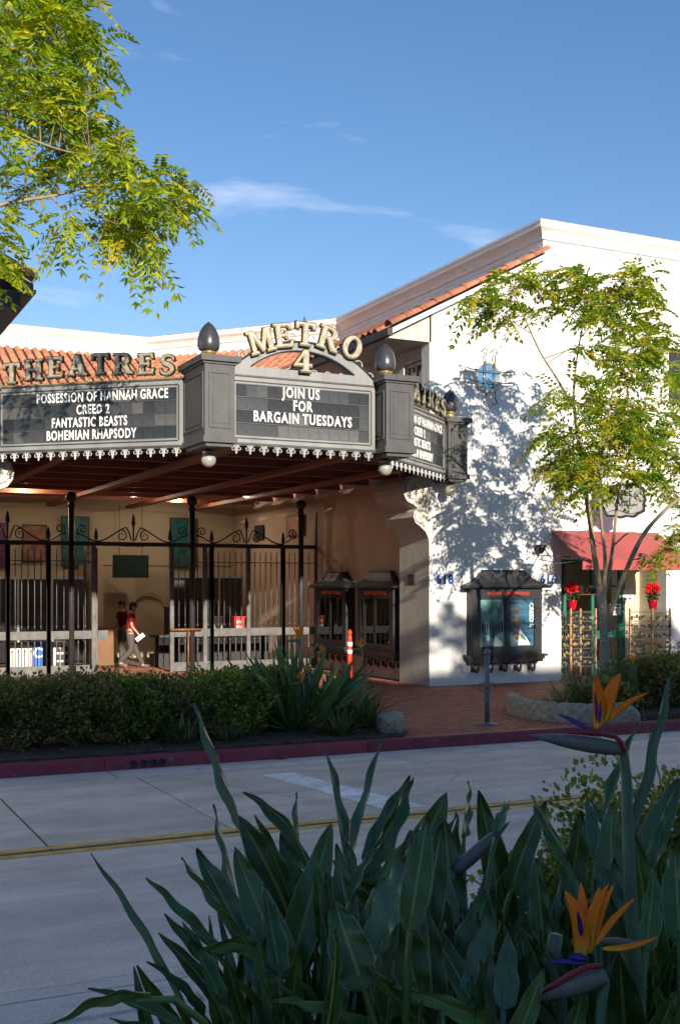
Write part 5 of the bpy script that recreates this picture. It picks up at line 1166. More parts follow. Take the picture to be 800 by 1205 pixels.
def make_tree(name, label, group, base, stems, blobs, leafm, seed, depth, dj, L=.38, ll=.085, lw=.032, per=9, pairs=6):
    """stems: polylines of (u, v, extra distance, radius) turned into world points once; blobs: crown clumps"""
    rg = np.random.RandomState(seed); t = thing(name, base, label, 'tree', group)
    nodes = []; b = MB(); tk = MB()
    for si, st in enumerate(stems):
        pts = []; rs = []
        for (u, v, dd, r) in st: p = at_y(u, v, depth+dd); pts.append(Vector(p)); rs.append(r)
        # smooth by subdivision
        P2 = []; R2 = []
        for i in range(len(pts)-1):
            p0 = pts[max(0, i-1)]; p1 = pts[i]; p2 = pts[i+1]; p3 = pts[min(len(pts)-1, i+2)]
            for q in range(5):
                s = q/5; P2.append(.5*((2*p1)+(-p0+p2)*s+(2*p0-5*p1+4*p2-p3)*s*s+(-p0+3*p1-3*p2+p3)*s**3)); R2.append(rs[i]*(1-s)+rs[i+1]*s)
        P2.append(pts[-1]); R2.append(rs[-1])
        (tk if si == 0 else b).tube(P2, [q_*.86*(1+.06*math.sin(i_*1.7)+.05*math.sin(i_*.6)) for i_, q_ in enumerate(R2)], 9); nodes += [(p, r) for p, r in zip(P2, R2)]
    tr = tk.build('trunk', M['bark'], t)
    pos = []; dirs = []
    NP = np.array([list(p) for p, r in nodes])
    for (u, v, ru, rv, n) in blobs:
        d0 = rg.uniform(-dj, dj)*.5
        for _ in range(max(2, n//6)):               # twigs: each starts on the nearest limb and carries fronds
            th = rg.uniform(0, 2*math.pi); rr = math.sqrt(rg.rand()); c = at_y(u+ru*rr*math.cos(th), v+rv*rr*math.sin(th), depth+d0+rg.uniform(-dj, dj))
            c = np.array(c); dist = np.linalg.norm(NP-c, axis=1)+np.maximum(0, NP[:, 2]-c[2])*1.0; j = dist.argmin(); a = NP[j]
            mid = (a+c)/2+rg.normal(0, .08, 3)+np.array([0, 0, .12])
            pl_ = [a+(mid-a)*s*2 if s < .5 else mid+(c-mid)*(s*2-1) for s in (0, .25, .5, .75, 1)]
            r0 = min(nodes[j][1]*.6, .005+.007*np.linalg.norm(c-a)); b.tube(pl_, [r0, r0*.85, r0*.7, r0*.5, .003], 4)
            for q in range(per):
                f = rg.uniform(.45, 1); pp_ = (mid+(c-mid)*(f*2-1)) if f > .5 else a+(mid-a)*f*2
                dd = (c-a)/max(.2, np.linalg.norm(c-a))+rg.normal(0, .75, 3)*np.array([1, 1, .5])+np.array([0, 0, .1]); pos.append(pp_+rg.normal(0, .04, 3)); dirs.append(dd)
    b.build('branches', M['branch'], t)
    V, Fc, R = fronds(pos, dirs, pairs, L, ll, lw, seed)
    tri_cloud('foliage', V, Fc, leafm, t, R, 'stuff'); return t
# tree in the right planter
tp = at_y(712, 800, 17.0)
TREE_R = make_tree('street_tree', 'slender multi stemmed street tree with feathery yellow green leaves in the right planter', 'street trees',
  (tp.x, 17.0, .3), [
   [(712, 835, 0, .12), (711, 770, 0, .105), (709, 720, 0, .095), (706, 690, 0, .085)],
   [(707, 693, 0, .065), (700, 660, 0, .06), (695, 620, .1, .055), (688, 570, .2, .05), (681, 520, .2, .04), (675, 470, .2, .03), (679, 420, .2, .02), (688, 370, .1, .012)],
   [(675, 480, .2, .03), (655, 445, 0, .024), (636, 415, -.2, .02), (618, 375, -.3, .016), (605, 345, -.3, .010)],
   [(625, 392, -.3, .014), (605, 380, -.4, .010), (580, 365, -.5, .006), (560, 352, -.5, .004)],
   [(709, 700, 0, .05), (712, 660, -.2, .042), (708, 620, -.3, .035), (706, 580, -.3, .03), (712, 520, -.4, .024), (722, 450, -.4, .018), (728, 380, -.4, .010), (735, 345, -.4, .006)],
   [(710, 702, 0, .05), (718, 665, .2, .045), (723, 625, .3, .035), (728, 580, .4, .028), (742, 530, .5, .02), (760, 470, .5, .012), (775, 410, .5, .007)],
   [(712, 745, 0, .055), (722, 710, -.2, .055), (738, 668, -.5, .05), (758, 628, -.8, .045), (785, 598, -1, .038), (812, 575, -1.1, .03), (830, 540, -1.1, .02)],
   [(722, 642, .3, .02), (740, 627, .1, .018), (757, 630, 0, .014), (775, 640, -.1, .010), (792, 645, -.2, .006)],
   [(681, 520, .2, .02), (692, 495, .4, .018), (706, 470, .5, .014), (722, 440, .6, .009)],
  ],
  [(562, 352, 24, 12, 20), (580, 372, 24, 14, 30), (597, 345, 22, 18, 34), (617, 330, 12, 12, 10), (645, 335, 18, 16, 22), (680, 325, 30, 14, 30), (735, 330, 28, 18, 36), (700, 352, 40, 18, 50), (745, 365, 36, 24, 54), (660, 372, 26, 14, 22),
   (705, 395, 34, 26, 52), (765, 400, 34, 30, 60), (740, 440, 40, 30, 64), (700, 450, 20, 26, 26), (660, 480, 24, 16, 24), (653, 515, 26, 9, 26), (680, 500, 14, 20, 14), (790, 450, 24, 40, 44),
   (720, 490, 36, 22, 56), (765, 500, 38, 28, 70), (715, 530, 44, 22, 78), (770, 545, 32, 24, 60), (660, 545, 36, 16, 46), (655, 575, 18, 18, 22), (690, 575, 34, 22, 60), (716, 578, 16, 24, 26), (790, 585, 18, 22, 22), (792, 640, 16, 20, 26), (810, 520, 20, 60, 50), (776, 660, 8, 10, 6)],
  M['tree_leaf'], 11, 17.0, .8, L=.48, ll=.130, lw=.055, per=8, pairs=6)
# tree left of the frame whose branches reach in at the top left
make_tree('street_tree', 'yellow green street tree whose branches reach in over the theatre at the top left', 'street trees',
  (at_y(-150, 800, 16).x, 16.0, .15), [
   [(-150, 900, 0, .17), (-148, 700, 0, .15), (-140, 500, 0, .13), (-135, 330, 0, .11)],
   [(-138, 380, 0, .08), (-90, 290, 0, .07), (-40, 252, 0, .055), (0, 241, 0, .035), (30, 235, 0, .028), (62, 230, 0, .022), (95, 222, 0, .016), (150, 205, 0, .008)],
   [(60, 230, 0, .018), (75, 245, -.1, .014), (100, 250, -.1, .010), (135, 262, -.2, .005)],
   [(-135, 340, 0, .07), (-90, 220, .2, .06), (-40, 160, .3, .045), (0, 125, .4, .032), (30, 90, .4, .022), (60, 55, .4, .014), (90, 30, .4, .007)],
   [(-100, 260, 0, .05), (-50, 190, -.3, .04), (0, 140, -.5, .028), (30, 160, -.5, .018), (80, 178, -.5, .010), (140, 185, -.5, .006)],
   [(-135, 340, 0, .08), (-110, 150, 0, .06), (-60, 40, 0, .04), (0, -20, 0, .025), (60, -40, 0, .01)],
   [(95, 220, 0, .012), (150, 212, .1, .010), (200, 235, .1, .007), (225, 220, .1, .004)]],
  [(15, 10, 60, 22, 60), (75, 8, 50, 20, 48), (25, 45, 60, 26, 74), (85, 40, 44, 26, 54), (35, 85, 60, 24, 70), (95, 68, 34, 22, 36), (118, 72, 18, 12, 12), (20, 125, 50, 24, 50), (80, 110, 26, 16, 18), (100, 120, 24, 14, 22),
   (15, 165, 26, 26, 20), (60, 150, 34, 22, 40), (100, 155, 36, 26, 50), (130, 180, 34, 20, 46), (60, 195, 30, 16, 22), (95, 205, 34, 20, 34), (20, 200, 28, 14, 10), (150, 205, 28, 18, 34), (170, 235, 36, 22, 50), (200, 215, 24, 20, 26), (225, 230, 18, 14, 13), (215, 255, 24, 16, 20),
   (135, 245, 24, 20, 24), (160, 275, 40, 20, 44), (190, 285, 30, 16, 26), (160, 308, 22, 9, 11), (105, 268, 30, 8, 10), (75, 275, 14, 6, 4), (4, 258, 10, 10, 8), (0, 288, 6, 8, 4), (10, 322, 16, 12, 16), (-5, 330, 20, 14, 16), (30, 230, 14, 8, 4)],
  M['tree_leaf_y'], 5, 16.0, .9, L=.52, ll=.140, lw=.056, per=5, pairs=7)

# ---------------- planting beds
def bed(name, poly, z1, m='soil'):
    o = MB().prism(poly, .10, z1).build(name, M[m]); o['kind'] = 'structure'; return o
bed('planting_bed', [(-12, 14.59), (8.05, 14.59), (8.35, 15.0), (8.3, 16.2), (7.6, 17.1), (-12, 17.2)], .19)
bed('planting_bed', [(12.2, 14.72), (34, 14.62), (34, 17.6), (12.2, 17.6), (11.35, 16.9), (11.30, 15.6), (11.6, 15.05)], .24)
bed('planting_bed', [(-12, 1.0), (14, 1.0), (14, 4.4), (-12, 4.4)], .52)
pk_ = MB().box(-12, 14, 4.402, 4.55, .10, .58).build('planter_edge', M['gutter']); pk_['kind'] = 'structure'
# leaf litter
rg = np.random.RandomState(3); V = []; Fc = []; R = []
for i in range(900):
    x = rg.uniform(0, 8.2); y = rg.uniform(14.62, 15.6); a = rg.rand()*6.28; s = rg.uniform(.015, .045); z = .195+rg.rand()*.015; k = len(V)
    d = np.array([math.cos(a), math.sin(a), rg.normal(0, .2)])*s; e = np.array([-math.sin(a), math.cos(a), rg.normal(0, .3)])*s*.4
    p = np.array([x, y, z]); V += [p-d, p+e, p+d, p-e]; Fc.append((k, k+1, k+2, k+3)); R.append(rg.rand())
M['litter'] = leaf_mat('dry_leaf_litter', [(0, (.07, .035, .02)), (.6, (.16, .08, .04)), (1, (.35, .20, .06))], .1, .8)
o = tri_cloud('leaf_litter', np.array(V), Fc, M['litter'], None, R, 'stuff')
# fallen yellow leaf in the gutter
lp = at_d(328, 893, 15.6); t = thing('fallen_leaf', (lp.x, min(lp.y, 14.33), .002), 'single curled yellow leaf lying in the gutter by the red kerb', 'leaf')
b = MB(); b.add([(-.11, 0, .01), (-.05, -.05, .05), (.05, -.05, .055), (.12, 0, .01), (.05, .05, .02), (-.05, .05, .02), (0, 0, .03)], [(0, 1, 6), (1, 2, 6), (2, 3, 6), (3, 4, 6), (4, 5, 6), (5, 0, 6)]); b.build('blade', M['fallen_leaf'], t, True)

def shrub(cx, cy, rx, ry, h, label, leafm='shrub_leaf', n=5200, seed=1, size=.045, twigs=0, z0=.19, group='clipped shrubs in the left bed', ftop=.0):
    rg = np.random.RandomState(seed); t = thing('shrub', (cx, cy, z0), label, 'shrub', group)
    b = MB()
    for k in range(14+twigs):
        a = rg.rand()*6.28; q = rg.uniform(.2, .9); e = np.array([cx+rx*q*math.cos(a), cy+ry*q*math.sin(a), z0+h*rg.uniform(.6, .98)])
        if twigs and k >= 14: e = np.array([cx+rg.uniform(-rx, rx)*.8, cy-ry*rg.uniform(.6, 1.05), z0+h*rg.uniform(.45, .85)])
        s = np.array([cx+rg.normal(0, .06), cy+rg.normal(0, .06)-(.25*ry if twigs and k >= 14 else 0), z0]); m_ = (s+e)/2+rg.normal(0, .06, 3); b.tube([s, m_, e], [.014, .009, .004], 4)
        for _ in range(3):
            f = m_+(e-m_)*rg.rand(); b.tube([f, f+rg.normal(0, .12, 3)+[0, 0, .08]], [.005, .002], 3)
    b.build('stems', M['twig'], t)
    V = np.zeros((n*4, 3)); u = rg.rand(n)**.28; th = rg.rand(n)*6.28; ph = np.arccos(rg.uniform(-.75, 1, n))
    lump = 1+.20*np.sin(th*3+seed)*np.sin(ph*4+seed*2)+.09*np.sin(th*7+1.3*seed)+.06*np.sin(th*13+ph*9)
    d = np.stack([np.sin(ph)*np.cos(th), np.sin(ph)*np.sin(th), np.cos(ph)], 1)
    sq = (np.abs(d)**3.0).sum(1)**(-1/3.0)
    c = d*(sq*u*lump)[:, None]*np.array([rx, ry, h*.5])+np.array([cx, cy, z0+h*.5])
    keep = np.maximum(c[:, 2], z0+.03); c[:, 2] = keep
    ld = d+rg.normal(0, .8, (n, 3))+np.array([0, 0, .5]); ld /= np.linalg.norm(ld, axis=1, keepdims=True); s, nn = rot_basis(ld); roll = rg.rand(n)[:, None]*3.1; s = s*np.cos(roll)+nn*np.sin(roll)
    L_ = (size*rg.uniform(.6, 1.4, n))[:, None]; W_ = L_*.42
    V[0::4] = c; V[1::4] = c+ld*L_*.5+s*W_; V[2::4] = c+ld*L_; V[3::4] = c+ld*L_*.5-s*W_
    i = np.arange(n)*4; Fc = np.stack([i, i+1, i+2, i+3], 1)
    clump = .5+.5*np.sin(c[:, 0]*9+seed)*np.sin(c[:, 2]*8+seed*3)*np.sin(c[:, 1]*7)
    R = np.clip(.55*rg.rand(n)+.35*clump+.08*(u > .9), 0, 1)
    tri_cloud('foliage', V, Fc, M[leafm], t, R, 'stuff'); return t
def gxy(u, y): return at_y(u, 800, y).x
sh_specs = [(-25, 16.0, .8, .75, 1.02, 'shrub_leaf'), (38, 15.9, .72, .75, .98, 'shrub_leaf'), (98, 16.0, .66, .78, 1.04, 'shrub_leaf'), (150, 16.0, .52, .7, .95, 'shrub_leaf_g'), (196, 16.05, .52, .72, .90, 'shrub_leaf'), (262, 16.0, .62, .78, 1.0, 'shrub_leaf_g'), (318, 16.3, .5, .6, .98, 'shrub_leaf_g')]
labs = ['dark clipped shrub cut by the left picture edge', 'dark green shrub in front of the white bin at the left of the bed', 'dark rounded shrub below the left tall gate post', 'dark shrub in front of the open doorway', 'shrub with bare grey twigs left of the strap leaved clump', 'greener dense shrub between the grass tuft and the orange flowers', 'green shrub half hidden behind the bird of paradise clump']
for i, (u, y, rx, ry, h, lm_) in enumerate(sh_specs): shrub(gxy(u, y), y, rx, ry, h*.90, labs[i], lm_, 9500, 20+i, .05 if lm_ == 'shrub_leaf_g' else .046, 26 if i == 4 else 0)
def grass(cx, cy, R0, L_, n, label, seed, w=.012, z0=.19, group='strap leaved tufts', stiff=.5):
    rg = np.random.RandomState(seed); t = thing('grass_tuft', (cx, cy, z0), label, 'grass', group); V = []; Fc = []; R = []
    for i in range(n):
        a = rg.rand()*6.28; r = R0*.45*math.sqrt(rg.rand()); p = np.array([cx+r*math.cos(a), cy+r*math.sin(a), z0]); Lb = L_*rg.uniform(.55, 1.15); el = rg.uniform(.45, 1.45); az = a+rg.normal(0, .6)
        d = np.array([math.cos(az)*math.cos(el), math.sin(az)*math.cos(el), math.sin(el)]); s = np.array([-math.sin(az), math.cos(az), 0]); k = len(V); ns = 6; dro = rg.uniform(.5, 1.5)*stiff; rv = rg.rand()
        for j in range(ns+1):
            q = j/ns; c = p+d*Lb*q+np.array([math.cos(az)*.2*q*q*Lb, math.sin(az)*.2*q*q*Lb, -dro*Lb*q*q*.8]); ww = w*(1-q**2.2)*(.6+.4*min(1, q*4)); c[2] = max(c[2], z0+.01)
            V += [c-s*ww, c+s*ww]
            if j: Fc.append((k+2*j-2, k+2*j-1, k+2*j+1, k+2*j)); R.append(rv)
    tri_cloud('blades', np.array(V), Fc, M['grass_blade'], t, R, 'stuff'); return t
grass(gxy(212, 15.25), 15.25, .35, .75, 130, 'light green strap leaved tuft at the front of the left bed', 2, .013)
grass(gxy(222, 16.6), 16.6, .3, 1.35, 70, 'thin yellowish grass standing above the shrubs below the gate', 12, .008, stiff=.15)
grass(gxy(170, 16.7), 16.7, .4, 1.25, 60, 'thin pale stems rising above the dark shrubs by the walking man', 14, .007, stiff=.12)
grass(gxy(425, 15.7), 15.7, .5, 1.0, 330, 'wide grassy tuft at the right end of the left bed, next to the boulder', 3, .012)
grass(gxy(400, 15.0), 15.05, .3, .6, 120, 'low tuft at the kerb in front of the grassy clump', 4, .012)
grass(gxy(268, 15.05), 15.1, .22, .5, 60, 'small pale tuft under the bird of paradise leaves', 6, .012)
grass(gxy(690, 16.4), 16.3, .7, 1.05, 520, 'full grey green grassy clump behind the stone planter edge', 7, .012, .24)
grass(gxy(668, 15.7), 15.75, .4, .8, 160, 'smaller grassy tuft at the left tip of the right planter', 8, .012, .24)
shrub(gxy(775, 15.9), 15.9, .75, .7, .85, 'low dark glossy shrub at the right picture edge in the planter', 'shrub_leaf', 6500, 41, .06, 0, .24, 'shrubs in the right planter')
shrub(gxy(830, 16.3), 16.3, .8, .8, .95, 'dark shrub partly outside the right picture edge', 'shrub_leaf', 5000, 42, .06, 0, .24, 'shrubs in the right planter')
shrub(gxy(720, 15.2), 15.3, .45, .35, .5, 'low dark shrub just behind the rounded planter stones', 'shrub_leaf', 3000, 43, .06, 0, .24, 'shrubs in the right planter')

# ---------------- bird of paradise: blades, flowers
def strel_mat(name, c1, c2, mid, edge):
    m = bpy.data.materials.new(name); m.use_nodes = True; t = m.node_tree; n = t.nodes; l = t.links.new; b = n['Principled BSDF']; b.inputs['Roughness'].default_value = .30; b.inputs['Specular IOR Level'].default_value = .6
    uv = n.new('ShaderNodeUVMap'); uv.uv_map = 'UVMap'; sp = n.new('ShaderNodeSeparateXYZ'); l(uv.outputs[0], sp.inputs[0])
    oi = n.new('ShaderNodeObjectInfo'); co = n.new('ShaderNodeTexCoord'); nz = n.new('ShaderNodeTexNoise'); nz.inputs['Scale'].default_value = 9; nz.inputs['Detail'].default_value = 5; l(co.outputs['Object'], nz.inputs['Vector'])
    base = n.new('ShaderNodeMix'); base.data_type = 'RGBA'; base.inputs['A'].default_value = (*c1, 1); base.inputs['B'].default_value = (*c2, 1)
    ad = n.new('ShaderNodeMath'); ad.operation = 'MULTIPLY_ADD'; ad.inputs[1].default_value = .6; l(oi.outputs['Random'], ad.inputs[0]); mm = n.new('ShaderNodeMath'); mm.operation = 'MULTIPLY'; mm.inputs[1].default_value = .5; l(nz.outputs['Fac'], mm.inputs[0]); l(mm.outputs[0], ad.inputs[2]); l(ad.outputs[0], base.inputs['Factor'])
    # distance from the midrib
    s1 = n.new('ShaderNodeMath'); s1.operation = 'SUBTRACT'; s1.inputs[1].default_value = .5; l(sp.outputs[0], s1.inputs[0]); ab = n.new('ShaderNodeMath'); ab.operation = 'ABSOLUTE'; l(s1.outputs[0], ab.inputs[0])
    mr = n.new('ShaderNodeMapRange'); mr.inputs['From Min'].default_value = .028; mr.inputs['From Max'].default_value = .05; mr.inputs['To Min'].default_value = .8; mr.inputs['To Max'].default_value = 0; l(ab.outputs[0], mr.inputs[0])
    m2 = n.new('ShaderNodeMix'); m2.data_type = 'RGBA'; m2.inputs['B'].default_value = (*mid, 1); l(base.outputs['Result'], m2.inputs['A']); l(mr.outputs[0], m2.inputs['Factor'])
    me_ = n.new('ShaderNodeMapRange'); me_.inputs['From Min'].default_value = .465; me_.inputs['From Max'].default_value = .49; me_.inputs['To Max'].default_value = .65; l(ab.outputs[0], me_.inputs[0])
    m3 = n.new('ShaderNodeMix'); m3.data_type = 'RGBA'; m3.inputs['B'].default_value = (*edge, 1); l(m2.outputs['Result'], m3.inputs['A']); l(me_.outputs[0], m3.inputs['Factor']); tp_ = n.new('ShaderNodeMapRange'); tp_.inputs['From Min'].default_value = .90; tp_.inputs['From Max'].default_value = 1.0; tp_.inputs['To Max'].default_value = .85; l(sp.outputs[1], tp_.inputs[0])
    m4 = n.new('ShaderNodeMix'); m4.data_type = 'RGBA'; m4.inputs['B'].default_value = (.10, .045, .02, 1); l(m3.outputs['Result'], m4.inputs['A']); l(tp_.outputs[0], m4.inputs['Factor']); l(m4.outputs['Result'], b.inputs['Base Color'])
    # side veins as fine relief: v plus slope away from the rib
    vv = n.new('ShaderNodeMath'); vv.operation = 'MULTIPLY_ADD'; vv.inputs[1].default_value = -.55; l(ab.outputs[0], vv.inputs[0]); l(sp.outputs[1], vv.inputs[2]); w = n.new('ShaderNodeMath'); w.operation = 'MULTIPLY'; w.inputs[1].default_value = 230; l(vv.outputs[0], w.inputs[0]); sn = n.new('ShaderNodeMath'); sn.operation = 'SINE'; l(w.outputs[0], sn.inputs[0])
    ad2 = n.new('ShaderNodeMath'); ad2.operation = 'MULTIPLY_ADD'; ad2.inputs[1].default_value = .35; l(sn.outputs[0], ad2.inputs[0]); l(nz.outputs['Fac'], ad2.inputs[2])
    bp = n.new('ShaderNodeBump'); bp.inputs['Strength'].default_value = .35; bp.inputs['Distance'].default_value = .003; l(ad2.outputs[0], bp.inputs['Height']); l(bp.outputs[0], b.inputs['Normal'])
    return m
M['strel'] = strel_mat('paradise_leaf', (.014, .058, .008), (.080, .165, .026), (.27, .30, .07), (.42, .38, .18))  # pale leaf edge brightened as a painted rim highlight
M['strel2'] = strel_mat('paradise_leaf_bluish', (.055, .125, .045), (.12, .20, .085), (.11, .16, .10), (.20, .19, .13))
M['strel3'] = strel_mat('paradise_leaf_fresh_lit', (.075, .17, .03), (.14, .25, .05), (.25, .26, .08), (.25, .2, .09))  # fresh yellow-green, brightened to paint in light on the leaves
M['stalk'] = mat('paradise_stalk', (.08, .15, .09), .45, .25, 8)
M['dryleaf'] = mat('dry_leaf_tip', (.10, .05, .02), .8, .4, 14)
def blade(tip, base, width, facing, fold=.35, bend=.06, roll=0.0, root=None, matk='strel', parent=None, sh=1.0, bendv=None, curl=.0):
    """one leaf: petiole from root to base, then a folded lance-shaped blade from base to tip"""
    tip = Vector(tip); base = Vector(base); ax = (tip-base); Lb = ax.length; a = ax.normalized()
    n = Vector(facing); n = (n-a*n.dot(a)).normalized(); sdv = a.cross(n).normalized()
    if roll: q = Matrix.Rotation(roll, 3, a); n = q @ n; sdv = q @ sdv
    bv = (Vector(bendv) if bendv is not None else n)*bend*Lb
    NS, NW = 16, 4; vs = []; uv = []; fs = []; row = 2*NW+1
    for i in range(NS+1):
        t = i/NS; w = width/2*((math.sin(math.pi*min(1, (t*.86+.12))**(.80*sh))**.8) if t > 0 else .25) if i < NS else .0012
        w = max(w, .002); c = base+ax*t+bv*math.sin(math.pi*t)*1.0
        for j in range(row):
            s = (j-NW)/NW; ang = fold*abs(s)**1.15; wav = .010*math.sin(t*17+s*3+width*90)*abs(s)*min(1, width/.08)
            p = c+sdv*w*s*math.cos(fold)+n*(w*abs(s)*math.sin(fold)+wav-curl*w*s*s)
            vs.append(p); uv.append((.5+.5*s, t))
    for i in range(NS):
        for j in range(row-1): fs.append((i*row+j, i*row+j+1, (i+1)*row+j+1, (i+1)*row+j))
    k = len(vs)
    if root is not None:
        root = Vector(root); seg = 7; m_ = base-a*min(.25, (base-root).length*.4)
        for i in range(seg+1):
            t = i/seg; c = (1-t)**2*root+2*t*(1-t)*m_+t*t*(base+a*.03); r = .014*(1-t)+.007*t
            d = (2*(1-t)*(m_-root)+2*t*(base-m_)); d = d.normalized() if d.length > 1e-6 else a; u_ = d.cross(Vector((.3, .9, .2))).normalized(); w_ = u_.cross(d)
            for j in range(6): vs.append(c+(u_*math.cos(j*1.0472)+w_*math.sin(j*1.0472))*r); uv.append((.3, .5))
        for i in range(seg):
            for j in range(6): fs.append((k+i*6+j, k+i*6+(j+1) % 6, k+(i+1)*6+(j+1) % 6, k+(i+1)*6+j))
    # midrib keel on the back
    k = len(vs)
    for i in range(NS+1):
        t = i/NS; c = base+ax*t+bv*math.sin(math.pi*t); r = .0065*(1-t*.85)
        for q in (-1, 0, 1): vs.append(c+sdv*r*q-n*(r*1.2 if q == 0 else -.0005)); uv.append((.5, t))
    for i in range(NS): fs += [(k+i*3+1, k+i*3, k+(i+1)*3, k+(i+1)*3+1), (k+i*3+2, k+i*3+1, k+(i+1)*3+1, k+(i+1)*3+2)]
    me = bpy.data.meshes.new('leaf'); me.from_pydata([tuple(v) for v in vs], [], fs); ul = me.uv_layers.new(name='UVMap')
    flat = [c for p in me.polygons for vi in p.vertices for c in uv[vi]]; ul.data.foreach_set('uv', flat)
    me.polygons.foreach_set('use_smooth', [True]*len(me.polygons)); me.materials.append(M[matk]); me.update()
    if parent: me.transform(wmat(parent).inverted())
    return link('leaf', me, parent)
CAMP = Vector((0, 0, CAM_Z))
def petal(b, base, tip, width, n, thick=.35, bend=.08, fold=.5):
    base = Vector(base); tip = Vector(tip); ax = tip-base; a = ax.normalized(); n = Vector(n); n = (n-a*n.dot(a)).normalized(); s = a.cross(n); NS = 12; vs = []; fs = []
    for i in range(NS+1):
        t = i/NS; w = max(.0006, width/2*math.sin(math.pi*min(1, t*.93+.05)**.8)**.8 if i < NS else 0); c = base+ax*t+s*bend*ax.length*math.sin(math.pi*t)
        for q, (cx, cy) in enumerate(((-1, fold*.5), (-.45, fold*.05), (0, -fold*.25), (.45, fold*.05), (1, fold*.5), (.4, fold*.45), (0, fold*.15), (-.4, fold*.45))): vs.append(c+s*w*cx+n*w*cy*1.0)
    for i in range(NS):
        for j in range(8): fs.append((i*8+j, i*8+(j+1) % 8, (i+1)*8+(j+1) % 8, (i+1)*8+j))
    fs += [tuple(range(7, -1, -1)), tuple(range(NS*8, NS*8+8))]; b.smooth = True; b.add(vs, fs); b.smooth = False; return b
def two_tone(name, col_base, col, h0, h1):
    """petal colour changing from its base towards its tip, along the UV-free generated z"""
    m = bpy.data.materials.new(name); m.use_nodes = True; t = m.node_tree; n = t.nodes; l = t.links.new; b = n['Principled BSDF']; b.inputs['Roughness'].default_value = .45; b.inputs['Subsurface Weight'].default_value = .0
    c = n.new('ShaderNodeTexCoord'); s = n.new('ShaderNodeSeparateXYZ'); l(c.outputs['Generated'], s.inputs[0]); r = n.new('ShaderNodeValToRGB'); r.color_ramp.elements[0].position = h0; r.color_ramp.elements[1].position = h1; r.color_ramp.elements[0].color = (*col_base, 1); r.color_ramp.elements[1].color = (*col, 1)
    nz = n.new('ShaderNodeTexNoise'); nz.inputs['Scale'].default_value = 5; mp_ = n.new('ShaderNodeMapping'); mp_.inputs['Scale'].default_value = (12, 12, 1.5); l(c.outputs['Generated'], mp_.inputs[0]); l(mp_.outputs[0], nz.inputs['Vector'])
    hs = n.new('ShaderNodeHueSaturation'); mr = n.new('ShaderNodeMapRange'); mr.inputs['To Min'].default_value = .75; mr.inputs['To Max'].default_value = 1.25; l(nz.outputs['Fac'], mr.inputs[0]); l(mr.outputs[0], hs.inputs['Value'])
    l(s.outputs[2], r.inputs[0]); l(r.outputs[0], hs.inputs['Color']); l(hs.outputs[0], b.inputs['Base Color'])
    tl = n.new('ShaderNodeBsdfTranslucent'); l(hs.outputs[0], tl.inputs[0]); mxs = n.new('ShaderNodeMixShader'); mxs.inputs[0].default_value = .3; l(b.outputs[0], mxs.inputs[1]); l(tl.outputs[0], mxs.inputs[2]); l(mxs.outputs[0], n['Material Output'].inputs[0]); return m
M['petal'] = two_tone('orange_sepal', (.95, .60, .06), (1.0, .30, .004), .02, .35)
M['tongue'] = mat('blue_violet_petal', (.035, .02, .22), .4, .3, 20)
M['spathe'] = mat('grey_green_spathe', (.09, .14, .09), .42, 0, 18, col2=(.20, .15, .15), stretch=(1, 1, 1))
M['spathe_edge'] = mat('red_spathe_edge', (.33, .02, .035), .45, .3, 20)
def spathe(b, base, tip, r, n=12, droop=.0):
    base = Vector(base); tip = Vector(tip); pts = []; rs = []
    for i in range(n+1): t = i/n; pts.append(base+(tip-base)*t+Vector((0, 0, droop*math.sin(math.pi*t)))); rs.append(max(.0008, r*(math.sin(math.pi*(t*.82+.18)**.9)**.75 if t < .999 else 0)*(1-.15*t)))
    b.tube(pts, rs, 10)
def flower_at(d, petals, tongue, sp, stem, scale_px, label=None, edge=None, parent=None):
    """one flower head; measured points are turned into world points about d metres away, petals fanned in depth"""
    P = lambda u, v, dd=0: at_d(u, v, d+dd)
    fl = link('flower', None, parent, Matrix.Translation(P(*sp[0])))
    px = d/F_PX; face = (CAMP-P(*sp[0])).normalized()
    for i, (b0, t0, w, dd, bd) in enumerate(petals):
        b = MB(); petal(b, P(*b0, 0), P(*t0, dd), w*px*1.1, face+Vector((.3*math.sin(i*2.1), 0, 0)), bend=bd); b.build('petal', M['petal'], fl)
    for (b0, t0, w, dd) in tongue:
        b = MB(); petal(b, P(*b0, -.012), P(*t0, dd), w*px, face, bend=.02); b.build('tongue', M['tongue'], fl)
    b = MB(); spathe(b, P(*sp[0]), P(*sp[1]), sp[2]*px); b.build('spathe', M['spathe'], fl)
    if edge: b = MB(); b.tube([P(u, v, -.012) for u, v in edge], [.006]*(len(edge)-1)+[.002], 6); b.build('spathe_edge', M['spathe_edge'], fl)
    pts = [P(u, v, dd) for u, v, dd in stem]; b = MB()
    b.tube(pts, [s*px for s in ([stem_w]*len(pts))] if False else [5.2*px*1.0+.001*i for i in range(len(pts))], 8); b.build('stalk', M['stalk'], fl)
    return fl

# ---------------- foreground clumps
CL = []
for u, lab in ((300, 'left clump of bird of paradise leaves in the foreground planter, leaning over the street'), (560, 'middle clump of bird of paradise leaves in the foreground, with one closed purple bud'), (745, 'right foreground bird of paradise clump carrying two open orange flowers')):
    p = at_d(u, 1300, 2.9); CL.append((u, thing('bird_of_paradise', (p.x, p.y, .52), lab, 'flowering plant', 'foreground bird of paradise clumps'), Vector((p.x, p.y, .52))))
rg = random.Random(21)
